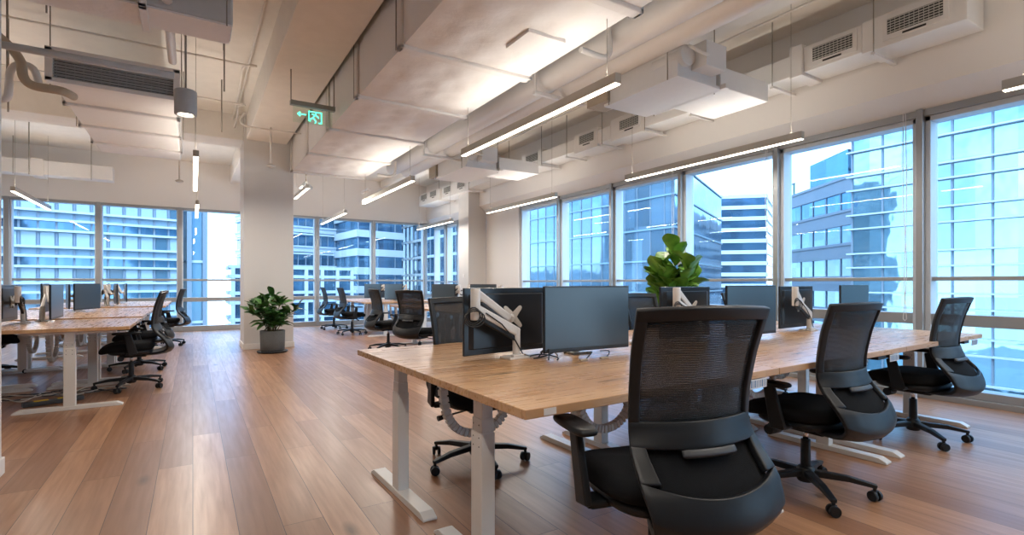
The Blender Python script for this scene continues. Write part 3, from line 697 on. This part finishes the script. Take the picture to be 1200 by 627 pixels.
# smaller cross duct at top left and duct-fronted fan unit
def fancoil(name, lab, x0, x1, y0, y1, z0, z1, m='duct_white', step=.95, grille=True):
    t = thing(name, lab, 'air conditioner')
    b = MB(); b.box(x0, x1, y0, y1, z0, z1); b.build('duct_wrap', m, t, bevel=.02)
    if grille:
        b = MB(); b.box(x0-.04, x1+.04, y0-.10, y0-.002, z0-.01, z0+.035); b.box(x0-.04, x1+.04, y0-.10, y0-.002, z1-.035, z1+.01); b.box(x0-.04, x0+.02, y0-.10, y0-.002, z0, z1); b.box(x1-.02, x1+.04, y0-.10, y0-.002, z0, z1)
        b.build('grille_frame', 'duct_smooth', t, bevel=.004)
        MB().box(x0+.01, x1-.01, y0-.03, y0-.02, z0+.03, z1-.03).build('grille_backing', 'grille_dark', t)
        b = MB(); n = 9
        for i in range(n): z = z0+.045+(z1-z0-.09)*i/(n-1); b.bar((x0+.02, y0-.06, z), (x1-.02, y0-.06, z), .028, .003, up=(0,.5,.9))
        for i in range(int((x1-x0)/.07)): b.box(x0+.04+.07*i, x0+.043+.07*i, y0-.05, y0-.045, z0+.03, z1-.03)
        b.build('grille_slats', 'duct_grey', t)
    y = y0+step*.7
    while y < y1:
        b = MB(); e = .03; b.box(x0-e, x1+e, y-.03, y+.03, z0-e, z0+.01); b.box(x0-e, x0+.01, y-.03, y+.03, z0-e, z1+.01); b.box(x1-.01, x1+e, y-.03, y+.03, z0-e, z1+.01)
        b.build('flange_band', 'flange', t, bevel=.008); y += step
    rods(t, [(x, y) for x in (x0-.05, x1+.05) for y in (y0+.2, y0+1.6)], z0-.02)
    return t
fancoil('fan_coil_duct', 'white ceiling duct at the left ending in a long dark slotted grille', -1.19, -.16, 6.75, 9.9, 3.135, 3.46, step=.92)
t = thing('grey_duct', 'grey-faced wrapped duct crossing the top left corner', 'air duct')
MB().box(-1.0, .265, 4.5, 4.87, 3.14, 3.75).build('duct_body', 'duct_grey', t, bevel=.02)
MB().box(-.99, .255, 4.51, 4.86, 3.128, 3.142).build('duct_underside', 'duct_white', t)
b = MB().box(-.33, -.28, 4.46, 4.90, 3.10, 3.128); b.box(-.33, -.28, 4.46, 4.5, 3.1, 4.05); b.build('hanger_strap', 'flange', t, bevel=.004)
rods(t, [(-.9, 4.93), (.22, 4.93), (-.9, 4.45), (.22, 4.45)], 3.1)
MB().cyl((-1.0, 4.685, 3.3), (-1.12, 4.685, 3.3), .14, .12, 20).build('duct_end_cap', 'duct_grey', t)
# duct along the back wall at the left
t = thing('wall_duct', 'pale flat duct running along the back wall above the left windows', 'air duct')
MB().box(-4.25, -1.45, 13.75, 14.1, 3.33, 3.62).build('duct_body', 'duct_smooth', t, bevel=.01)
MB().box(-2.75, -2.55, 13.72, 14.13, 3.30, 3.65).build('flange_band', 'flange', t, bevel=.006)
rods(t, [(-3.9, 13.72), (-3.0, 13.72), (-1.8, 13.72)], 3.3)
# duct with outlet grilles along the right wall
t = thing('grille_duct', 'white duct with slotted outlets running along the top of the right wall', 'air duct')
X0, X1, Z0 = 5.53, 5.92, 3.37
def seg(y0, y1, z0=Z0, z1=3.68, x0=X0): MB().box(x0, X1, y0, y1, z0, z1).build('duct_section', 'duct_smooth', t, bevel=.008)
def outlet(y0, y1, z0=3.42, z1=3.64, xf=X0):
    o = MB().box(xf-.012, xf-.001, y0, y1, z0, z1).build('outlet_frame', 'duct_smooth', t, bevel=.003)
    MB().box(xf-.014, xf-.0125, y0+.04, y1-.04, z0+.05, z1-.03).build('outlet_opening', 'grille_dark', o)
    b = MB()
    for i in range(6): z = z0+.06+(z1-z0-.10)*i/5; b.box(xf-.024, xf-.015, y0+.04, y1-.04, z-.0035, z+.0035)
    n = int((y1-y0)/.04)
    for i in range(1, n): y = y0+.03+(y1-y0-.06)*i/n; b.box(xf-.019, xf-.0155, y-.002, y+.002, z0+.05, z1-.03)
    b.build('outlet_slats', 'grille_slat', o)
    MB().box(xf-.014, xf-.0125, (y0+y1)/2-.09, (y0+y1)/2+.09, z0+.012, z0+.03).build('outlet_mark', 'grille_dark', o)
seg(1.62, 2.42); seg(2.42, 2.98, 3.39, 3.66); seg(2.98, 3.12, 3.36, 3.70, X0-.03)
seg(3.12, 5.25, 3.39, 3.62); seg(5.25, 5.95, 3.35, 3.68); seg(5.95, 6.25, 3.39, 3.60); seg(6.25, 6.85, 3.35, 3.66); seg(6.85, 7.8, 3.39, 3.60); seg(7.8, 8.5, 3.35, 3.66)
seg(8.5, 10.8, 3.39, 3.60); seg(10.8, 12.35, 3.35, 3.66); seg(12.35, 13.8, 3.33, 3.62, X0-.06)
outlet(1.74, 2.24); outlet(2.46, 2.92); outlet(5.32, 5.78); outlet(6.30, 6.74); outlet(7.88, 8.36)
outlet(10.95, 11.42); outlet(11.76, 12.22); outlet(12.5, 12.98, xf=X0-.06); outlet(13.15, 13.62, xf=X0-.06)
for y in (2.3, 3.3, 4.4, 5.2, 6.1, 7.0, 7.75, 8.9, 10.7, 12.4): MB().box(X0-.06, X1+.01, y-.02, y+.02, 3.31, 3.335).build('support_bar', 'flange', t, bevel=.002)
rods(t, [(X0-.045, y) for y in (2.3, 3.3, 4.4, 5.2, 6.1, 7.0, 7.75, 8.9, 10.7, 12.4)], 3.31)
# ceiling fan coil units between pipes and right duct
def unit(y0, y1, lab, lid):
    t = thing('fan_coil_unit', lab, 'air conditioner', group='ceiling units right of the large pipes')
    MB().box(3.86, 4.52, y0, y1, 3.09, 3.12).build('drip_tray', 'duct_smooth', t, bevel=.004)
    MB().box(3.90, 4.48, y0+.03, y1-.05, 3.12, 3.42).build('casing', 'duct_smooth', t, bevel=.01)
    MB().box(4.10, 4.40, y0-.14, y0+.10, 3.20, 3.44).build('control_box', 'duct_smooth', t, bevel=.006)
    b = MB(); b.tube([(3.99, y0+.35, 3.31), (3.99, y0-.02, 3.31)], .10, 16); b.build('round_spigot', 'duct_smooth', t)
    b = MB(); b.cyl((4.48, y0+.25, 3.27), (4.66, y0+.25, 3.27), .09, n=20); b.cyl((4.62, y0+.25, 3.27), (4.65, y0+.25, 3.27), .105, n=20); b.build('side_spigot', 'duct_smooth', t, bevel=.003)
    MB().box(4.53, 5.36, y0+.02, y0+.72, 3.13, 3.34).build('branch_duct', 'duct_smooth', t, bevel=.008)
    MB().box(4.50, 4.56, y0-.06, y0+.9, 3.09, 3.135).build('support_bar', 'flange', t, bevel=.003) if lid else None
    b = MB(); b.box(3.87, 4.12, y1-.04, y1+.30, 3.16, 3.38); b.build('return_box', 'pipe_tan', t, bevel=.004)
    b = MB(); b.tube(squiggle([(4.0, y0-.02, 3.4), (3.95, y0-.1, 3.34), (4.05, y0-.16, 3.28), (4.12, y0-.14, 3.30)]), .016, 8); b.build('flexible_hose', 'pipe_white', t)
    rods(t, [(3.84, y0+.1), (4.54, y0+.1), (3.84, y1-.1), (4.54, y1-.1)], 3.08)
unit(3.25, 4.26, 'white ceiling air unit with a drip tray, nearest right of the large pipes', True)
unit(7.65, 8.93, 'white ceiling air unit farther back, right of the large pipes', True)
# pipes
def pipe(name, lab, pts, r, m, group=None, cl=None, n=16):
    t = thing(name, lab, 'pipe', group=group)
    MB().tube(pts, r, n).build('pipe_run', m, t)
    return t
t = pipe('insulated_pipe', 'thick white ceiling pipe, the left one of the parallel pair beside the quilted duct', [(3.405, -7.3, 3.44), (3.405, 9.95, 3.44)], .14, 'pipe_white', 'pair of thick ceiling pipes', n=28)
for y in (-1, 1.9, 4.67, 7.9):
    b = MB(); b.tube([(3.405, y-.03, 3.44), (3.405, y+.03, 3.44)], .144, 28, cap=False); b.build('pipe_strap', 'flange', t)
    b = MB(); b.cyl((3.22, y, 3.24), (3.22, y, ZS-.002), .018, n=8); b.bar((3.2, y, 3.25), (3.90, y, 3.25), .05, .04); b.build('pipe_bracket', 'flange', t, bevel=.004)
t = pipe('insulated_pipe', 'thick white ceiling pipe, the right one of the parallel pair beside the quilted duct', [(3.70, -7.3, 3.42), (3.70, 9.95, 3.42)], .138, 'pipe_white', 'pair of thick ceiling pipes', n=28)
for y in (-1, 1.9, 4.67, 7.9): MB().tube([(3.70, y-.03, 3.42), (3.70, y+.03, 3.42)], .142, 28, cap=False).build('pipe_strap', 'flange', t)
pipe('ceiling_pipe', 'white pipe crossing the upper left in front of the slotted grille', [(-1.9, 5.9, 3.14), (-.15, 5.9, 3.14)], .032, 'duct_grey')
pipe('ceiling_pipe', 'white pipe running away beside the grey-faced duct at upper left', [(-.16, 2.5, 3.21), (-.16, 5.72, 3.21)], .035, 'pipe_white')
pipe('bent_pipe', 'tan bent pipe with a swan neck at the far upper left', squiggle([(-1.75,6.5,3.6),(-1.62,6.5,3.50),(-1.46,6.5,3.36),(-1.37,6.5,3.22),(-1.35,6.5,3.08),(-1.28,6.5,3.01),(-1.08,6.5,3.0),(-1.02,6.7,3.02)], 30), .040, 'pipe_tan')
pipe('bent_pipe', 'pale hooked pipe end at the far upper left', squiggle([(-1.60,6.6,2.86),(-1.49,6.6,2.88),(-1.47,6.6,3.0),(-1.46,6.6,3.14),(-1.40,6.6,3.22),(-1.30,6.6,3.20),(-1.26,6.62,3.06)], 30), .032, 'pipe_white')
for k, (pts, lab) in enumerate([([(-3.5,7.4,3.95),(.35,7.4,3.95),(.55,7.6,3.95),(.58,9.9,3.95)], 'thin conduit crossing the ceiling above the cylinder lamp'),
        ([(.62,3.2,3.98),(.62,9.9,3.98)], 'thin conduit running along the left foot of the long beam'),
        ([(-2.6,8.9,3.9),(.4,8.9,3.9),(.6,9.1,3.9),(.6,9.9,3.8)], 'thin conduit crossing the ceiling in front of the cross beam'),
        ([(.66,8.6,3.7),(.66,8.6,3.5),(1.45,8.6,3.5)], 'thin conduit bent under the long beam'),
        ([(4.2,-2,3.92),(4.2,9.5,3.92)], 'thin conduit on the ceiling above the white air units'),
        ([(5.2,-2,3.93),(5.2,9.5,3.93)], 'thin conduit on the ceiling near the right wall'),
        ([(2.9,3.5,3.2),(3.22,3.5,3.22),(3.22,3.5,3.5)], 'short sprinkler branch beside the quilted duct, near the top edge'),
        ([(2.85,9.2,3.12),(3.15,9.2,3.14),(3.2,9.2,3.4)], 'short sprinkler branch beside the far end of the quilted duct')]):
    p = pts if len(pts) == 2 else squiggle(pts, 30)
    pipe('conduit', lab, p, .014 if k not in (6, 7) else .026, 'pipe_white', n=8)
# sprinkler drops, detectors
for (x, y, zb, lab) in [(1.05, 8.9, 3.02, 'white sprinkler drop pipe in front of the white column'), (-.2, 10.7, 2.95, 'white sprinkler drop above the aisle by the left windows')]:
    t = thing('sprinkler', lab, 'sprinkler', (x, y, 0)); MB().cyl((0,0,zb), (0,0,3.62 if x > .8 else ZS), .014, n=10).build('drop_pipe', 'pipe_white', t)
    MB().lathe([(0,zb-.04),(.05,zb-.035),(.065,zb-.01),(.03,zb+.01),(0,zb+.01)]).build('sprinkler_head', 'sensor', t)
t = thing('pendant_speaker', 'grey cone fitting hanging under the far end of the quilted duct', 'fitting', (2.05, 11.6, 0))
MB().lathe([(0,3.16),(.13,3.16),(.14,3.20),(.06,3.28),(.02,3.32),(0,3.32)]).build('cone', 'duct_grey', t); MB().cyl((0,0,3.3),(0,0,ZS),.01,n=8).build('suspension_rod', 'rod', t)
for (x, y, zb, zt_, lab) in [(-1.55,6.9,3.1,ZS,'thin hanger rod at the upper left, left of the slotted grille'), (-1.7,7.6,3.0,ZS,'thin hanger rod at the upper left by the tan pipe'), (-1.9,6.2,3.05,ZS,'thin hanger rod at the far upper left'),
                      (.3,6.6,3.3,ZS,'thin hanger rod between the slotted grille unit and the beam'), (.35,8.4,3.3,ZS,'thin hanger rod above the aisle before the cross beam'),
                      (-2.9,12.2,2.95,ZS,'thin hanger rod in front of the left back windows'), (-2.5,12.4,3.1,ZS,'thin hanger rod beside the far left strip lamp')]:
    tag(MB().cyl((x,y,zb),(x,y,zt_), .009, n=6).build('hanger_rod', 'rod'), lab, 'rod', 'bare hanger rods under the ceiling')
tag(MB().cbox(2.95, 10.3, 3.0, .05, .5, .04).build('strut_bracket', 'flange'), 'white strut under the far end of the quilted duct', 'bracket')
tag(MB().cbox(5.655, 11.3, 1.32, .012, .07, .09).build('wall_switch', 'duct_smooth', bevel=.003), 'small white switch on the column beside the right windows', 'switch')

# exit sign: arrow and running figure in a doorway
t = thing('exit_sign', 'hanging green emergency exit sign with an arrow and a running figure', 'sign', (1.20, 6.35, 3.07))
b = MB(); b.box(-.25, .25, -.03, .03, .13, .185); b.build('light_bar', 'exit_bar', t, bevel=.004)
MB().box(-.22, .22, -.004, .004, -.06, .13).build('acrylic_panel', 'acrylic', t)
g = MB(); y = -.012
def st(x0, z0, x1, z1, w=.016): g.bar((x0, y, z0), (x1, y, z1), w, .004, up=(0,1,0))
st(-.20, .045, -.09, .045); st(-.20, .045, -.165, .075); st(-.20, .045, -.165, .015)
st(-.055, .10, .11, .10); st(-.055, -.03, -.055, .108); st(.11, -.05, .11, .108); st(-.055, -.03, -.03, -.03); st(.07, -.045, .11, -.045)
st(-.02, .07, .06, .045); st(.02, .06, .00, .02); st(.00, .02, .04, -.03); st(.0, .02, -.04, -.01); st(.05, .05, .075, .02); st(.04, -.03, .02, -.055)
g.cyl((.035, y-.002, .077), (.035, y+.002, .077), .012, n=12)
g.build('pictogram', 'exit_green', t).scale = (.85, 1, .85)
for s in (-.24, .24): MB().cyl((s, 0, .18), (s, 0, ZS-3.06 if abs(s) < 0 else (3.61-3.06)), .007, n=6).build('hanger_chain', 'rod', t)

# blind cord at a right window
for y, lab in ((2.27, 'thin white blind cord beside the mullion right of the nearest desks'), (3.74, 'thin white blind cord beside the mullion right of the big plant'), (5.22, 'thin white blind cord beside the mullion behind the big plant')):
    t = thing('blind_cord', lab, 'cord', (XR-.05, y, 0), 0, 'blind cords at the right windows')
    MB().tube(squiggle([(0,0,.78),(.0,.02,1.2),(0,.0,2.0),(0,.01,2.86)]), .0035, 6).build('cord', 'sticker_white', t); MB().tube(squiggle([(0,.03,.78),(.0,.0,1.3),(0,.03,2.0),(0,.03,2.86)]), .0035, 6).build('cord', 'sticker_white', t)
    MB().tube([(0,0,.78),(0,.015,.76),(0,.03,.78)], .0035, 6).build('cord_loop', 'sticker_white', t)

# ------------------------------------------------------------------ outside
GZ = -24
tag(MB().box(-160, 300, 17, 320, GZ-1, GZ).build('ground', 'ext_ground'), None); bpy.data.objects['ground']['kind'] = 'structure'
struct(MB().box(8, 300, -120, 17, GZ-1, GZ).build('ground', 'ext_ground'))
def tower(name, lab, P, z1, fh, ledges, mulls, mglass, mledge='facade_white', lh=.35, lout=.35, zlist=None, zmin=GZ, mw=.14, band=None, mmat='facade_grey'):
    """P: footprint corners in order; ledges every fh; mulls: list of (edge index, spacing)"""
    t = thing(name, lab, 'building')
    MB().prism(P, zmin, z1).build('glazed_wall', mglass, t)
    cx = sum(p[0] for p in P)/len(P); cy = sum(p[1] for p in P)/len(P)
    def off(d):
        out = []; n = len(P)
        for i in range(n):
            a = Vector(P[i-1]); b_ = Vector(P[i]); c = Vector(P[(i+1)%n]); e1 = (b_-a).normalized(); e2 = (c-b_).normalized()
            n1 = Vector((e1.y, -e1.x)); n2 = Vector((e2.y, -e2.x)); m = (n1+n2).normalized(); k = d/max(.4, m.dot(n1)); out.append(tuple(b_+m*k))
        return out
    area2 = sum(P[i-1][0]*P[i][1]-P[i][0]*P[i-1][1] for i in range(len(P))); sg = 1 if area2 > 0 else -1
    z = z1; k = 0
    me = MB().prism(off(sg*lout), -lh/2, lh/2).mesh('floor_ledge', mledge)
    me2 = MB().prism(off(sg*lout*.6), -band/2, band/2).mesh('spandrel', mledge) if band else None
    while z > max(zmin, -22) and k < 48:
        o = bpy.data.objects.new('floor_ledge', me); C.objects.link(o); o.parent = t; o.location = (0, 0, z)
        if ledges > 1: 
            o = bpy.data.objects.new('floor_ledge', me); C.objects.link(o); o.parent = t; o.location = (0, 0, z-fh*.36)
        if me2:
            o = bpy.data.objects.new('spandrel_band', me2); C.objects.link(o); o.parent = t; o.location = (0, 0, z-band/2-lh*.3)
        z -= fh; k += 1
    for e, sp in mulls:
        a = Vector(P[e]); b_ = Vector(P[(e+1)%len(P)]); L_ = (b_-a).length; n = max(1, min(int(L_/sp), 46)); d = (b_-a)/L_; nr = Vector((d.y, -d.x))*sg
        me3 = MB().bar((0,0,zmin if zmin > -22 else -22), (0,0,z1), mw, mw).mesh('mullion', mmat)
        for i in range(n+1):
            p = a+d*min(L_, sp*i)+nr*(mw*.3); o = bpy.data.objects.new('mullion', me3); C.objects.link(o); o.parent = t; o.location = (p.x, p.y, 0)
    return t
# glass tower filling the right panes
tower('glass_tower', 'cyan glass tower with thin white ledges filling the rightmost window panes', [(55, -45), (85, -45), (85, 24.9), (55, 24.9)], 34, 3.75, 2, [(3, 2.6)], 'glass_cyan', lh=.15, lout=.4, mw=.14)
# banded block left of it
tower('banded_block', 'blue-grey office block with horizontal bands left of the cyan glass tower', [(69.4, 39.2), (60.4, 26.6), (78, 26.4), (100, 40), (104, 58.6)], 12.9, 3.7, 1, [(0, 3)], 'glass_blue', mledge='facade_grey', lh=.3, lout=.3, band=1.5, mw=.12)
MB().prism([(67.2, 35.4), (62.2, 28.6), (70, 28), (74, 34)], 13.1, 16.2).build('roof_block', 'glass_blue', bpy.data.objects['banded_block'])
b = thing('rooftop_frame', 'small open steel frame on the roof of the banded block', 'roof structure', (70.5, 39.3, 13.1), 1.0)
MB().box(-.2, 3.4, -.1, .1, 1.7, 1.9).build('rail', 'facade_grey', b)
for q in (0, 1.6, 3.2): MB().box(q-.1, q+.1, -.1, .1, 0, 1.8).build('post', 'facade_grey', b)
# stepped pale and dark block
tower('striped_block', 'distant office block with pale left face and dark banded right face', [(128, 104), (121, 88), (129.5, 79.5), (150, 90)], 24.5, 3.0, 1, [(0, 2.6)], 'glass_dark', lh=1.0, lout=.25, mw=.2)
tower('pale_wing', 'pale glazed wing joined to the left of the distant striped block', [(124, 106), (118, 92), (119.5, 89.5), (127, 104.5)], 24, 3.0, 1, [(0, 3)], 'glass_pale', lh=.9, lout=.2)
# curtain wall tower behind the left of the right-hand windows
tower('curtain_wall_tower', 'pale blue curtain-walled tower with a fine grid seen through the middle windows', [(38, 32.3), (60, 43.2), (62, 84), (38, 72)], 12.6, 3.1, 1, [(3, 1.75)], 'glass_pale', lh=.16, lout=.14, mw=.09, mledge='facade_panel')
tower('dark_tower', 'dark blue office tower seen through the window corner beside the far column', [(38, 74), (60, 84), (60, 125), (38, 125)], 30, 3.4, 1, [(3, 2.2)], 'glass_dark', lh=.5, lout=.2, mw=.2)
# white banded block across the street, right of the column
tower('white_banded_block', 'white-banded office block seen between the column and the room corner', [(12.5, 102), (26.5, 106), (24, 130), (8, 124)], 34, 3.7, 2, [(0, 1.5)], 'glass_blue', lh=.32, lout=.5, mw=.16, band=.9)
tower('white_slab_block', 'bright white slab block with broad bands at the right end of the back windows', [(25.3, 93), (34.5, 95.8), (33, 110), (24, 108)], 34, 3.4, 1, [(0, 4)], 'glass_blue', lh=1.3, lout=.4, mw=.16)
# the block with square windows at the left
t = thing('square_window_block', 'pale block with rows of square windows filling the left back windows', 'building')
d = Vector((1.293, .3716)).normalized(); nr = Vector((d.y, -d.x)); e0 = Vector((-1.1, 73.2))
def fp(s, o_): return e0-d*s+nr*o_
MB().prism([tuple(fp(0,0)), tuple(fp(0,-14)), tuple(fp(46,-14)), tuple(fp(46,0))], GZ, 26).build('facade', 'facade_panel', t)
def local_box(s0, s1, o0, o1, z0, z1): return MB().prism([tuple(fp(s0,o0)), tuple(fp(s0,o1)), tuple(fp(s1,o1)), tuple(fp(s1,o0))], z0, z1)
FH = 3.72
ledme = local_box(0, 46, -.1, .45, -.12, .12).mesh('ledge', 'facade_white')
for k in range(-5, 7):
    z = 8.6+k*FH-FH
    for dz_ in (0, .95, 2.65 - .0):
        o = bpy.data.objects.new('floor_ledge', ledme); C.objects.link(o); o.parent = t; o.location = (0, 0, z+dz_-.95)
mod = 1.42
wme = [local_box(.16, mod-.16, -.1, .06, 0, 1.45).mesh('window', 'win_blind'), local_box(.16, mod-.16, -.1, .06, 0, 1.45).mesh('window', 'win_dark'), local_box(.10, mod-.10, -.1, .05, 0, 1.2).mesh('lower_pane', 'glass_blue')]
dme = local_box(.10, mod-.10, -.1, .07, 0, 1.6).mesh('window_recess', 'win_dark')
random.seed(21); cnt = 0
for k in range(-3, 3):
    z = 8.6+k*FH-FH
    for i in range(12):
        if cnt >= 98: break
        s = mod*i; dv = -d*s
        wnd = bpy.data.objects.new('window', wme[1] if random.random() < .18 else wme[0]); C.objects.link(wnd); wnd.parent = t; wnd.location = (dv.x, dv.y, z-.95+1.02); cnt += 1
        o = bpy.data.objects.new('lower_pane', wme[2]); C.objects.link(o); o.parent = wnd; o.location = (0, 0, 1.62)
# piers between windows
pme = local_box(-.09, .09, -.1, .12, GZ, 25).mesh('pier', 'facade_grey')
for i in range(30): 
    o = bpy.data.objects.new('pier', pme); C.objects.link(o); o.parent = t; o.location = (-d.x*mod*i, -d.y*mod*i, 0)
tower('stair_tower', 'narrow grey and glass stair tower at the right end of the square-windowed block', [(-.4, 73.5), (1.25, 73.9), (.8, 84), (-3, 84)], 26, 7.4, 1, [(0, 2.0)], 'glass_pale', lh=.3, lout=.2, mw=.5, mmat='facade_grey')
tower('low_block', 'low pale building below the white sky left of the column', [(4.5, 78), (22, 84), (21, 92), (4.5, 87)], 3.4, 3.6, 2, [(0, 2.6)], 'glass_blue', lh=.45, lout=.4, mw=.5, mmat='facade_white')
tower('round_low_block', 'low dark-windowed building beyond the right windows near street level', [(30, -40), (46, -40), (46, 26), (30, 26)], -9, 3.6, 1, [(3, 3)], 'glass_blue', lh=.5, lout=.5, mw=.2)
random.seed(9)
for k in range(16):
    x, y = 16+7*(k%2)+random.uniform(-.5,.5), -12+k*3.6
    t = thing('street_tree', 'street tree far below the right windows, in the row along the road', 'tree', (x, y, GZ), 0, 'street trees below the right windows')
    MB().cyl((0,0,0), (0,0,5), .25, .12, 8).build('trunk', 'stem', t)
    b = MB(); bm = bmesh.new(); bmesh.ops.create_icosphere(bm, subdivisions=3, radius=1.9)
    vs = [tuple(Vector((v.co.x, v.co.y, v.co.z*.9+6.8))+v.co*random.uniform(-.12, .16)) for v in bm.verts]; fs = [tuple(q.index for q in f.verts) for f in bm.faces]; bm.free()
    b.add(vs, fs, True); b.build('crown', 'tree_green', t)

# the storeys above and below this room, mirrored in the glass tower
t = thing('home_building', 'storeys of the building itself above and below the office room', 'building')
for nm, z0, z1 in (('lower_storeys', GZ, -.26), ('upper_storeys', 4.32, 15)):
    q = MB().box(-40, 6.5, -60, 14.7, z0, z1).build(nm, 'glass_dark', t)
    z = z0+1.2
    while z < z1: MB().box(-40.2, 6.75, -60.2, 14.95, z, z+.9).build('floor_ledge', 'facade_grey', q); z += 4.3
# ------------------------------------------------------------------ sky, sun
w = bpy.data.worlds.new('World'); sc.world = w; w.use_nodes = True
n = w.node_tree.nodes; l = w.node_tree.links; bg = n['Background']
tc = n.new('ShaderNodeTexCoord'); sp = n.new('ShaderNodeSeparateXYZ'); l.new(tc.outputs['Generated'], sp.inputs[0])
ns = n.new('ShaderNodeTexNoise'); ns.inputs['Scale'].default_value = 2.2; ns.inputs['Detail'].default_value = 6; l.new(tc.outputs['Generated'], ns.inputs['Vector'])
c1 = n.new('ShaderNodeMapRange'); c1.inputs['From Min'].default_value = .46; c1.inputs['From Max'].default_value = .62; l.new(ns.outputs[0], c1.inputs[0])
mx = n.new('ShaderNodeMix'); mx.data_type = 'RGBA'; mx.inputs[6].default_value = (.26, .55, 1.0, 1); mx.inputs[7].default_value = (.95, 1.0, 1.05, 1); l.new(c1.outputs[0], mx.inputs[0])
hz = n.new('ShaderNodeMapRange'); hz.inputs['From Min'].default_value = .0; hz.inputs['From Max'].default_value = .14; l.new(sp.outputs[2], hz.inputs[0])
m2 = n.new('ShaderNodeMix'); m2.data_type = 'RGBA'; m2.inputs[6].default_value = (.85, .97, 1.10, 1); l.new(hz.outputs[0], m2.inputs[0]); l.new(mx.outputs[2], m2.inputs[7])
l.new(m2.outputs[2], bg.inputs[0]); bg.inputs[1].default_value = 3.0
sd = bpy.data.lights.new('sun', 'SUN'); sd.energy = 1.5; sd.angle = .02; sd.color = (1, .96, .9)
so = bpy.data.objects.new('sun', sd); C.objects.link(so); so.rotation_euler = Vector((.45, .75, -.75)).to_track_quat('-Z', 'Y').to_euler()

# ------------------------------------------------------------------ camera
cd = bpy.data.cameras.new('camera'); cam = bpy.data.objects.new('camera', cd); C.objects.link(cam); sc.camera = cam
cd.sensor_fit = 'HORIZONTAL'; cd.sensor_width = 36; cd.lens = 599/1200*36; cd.shift_y = (332-313.5)/1200
cam.location = (0, 0, 1.14); cam.rotation_euler = (PI/2, 0, -math.atan(374/599)); cd.clip_end = 600; cd.clip_start = .05
sc.view_settings.view_transform = 'Standard'; sc.view_settings.look = 'None'; sc.view_settings.gamma = 1; sc.view_settings.exposure = .95
sc.view_settings.use_curve_mapping = False
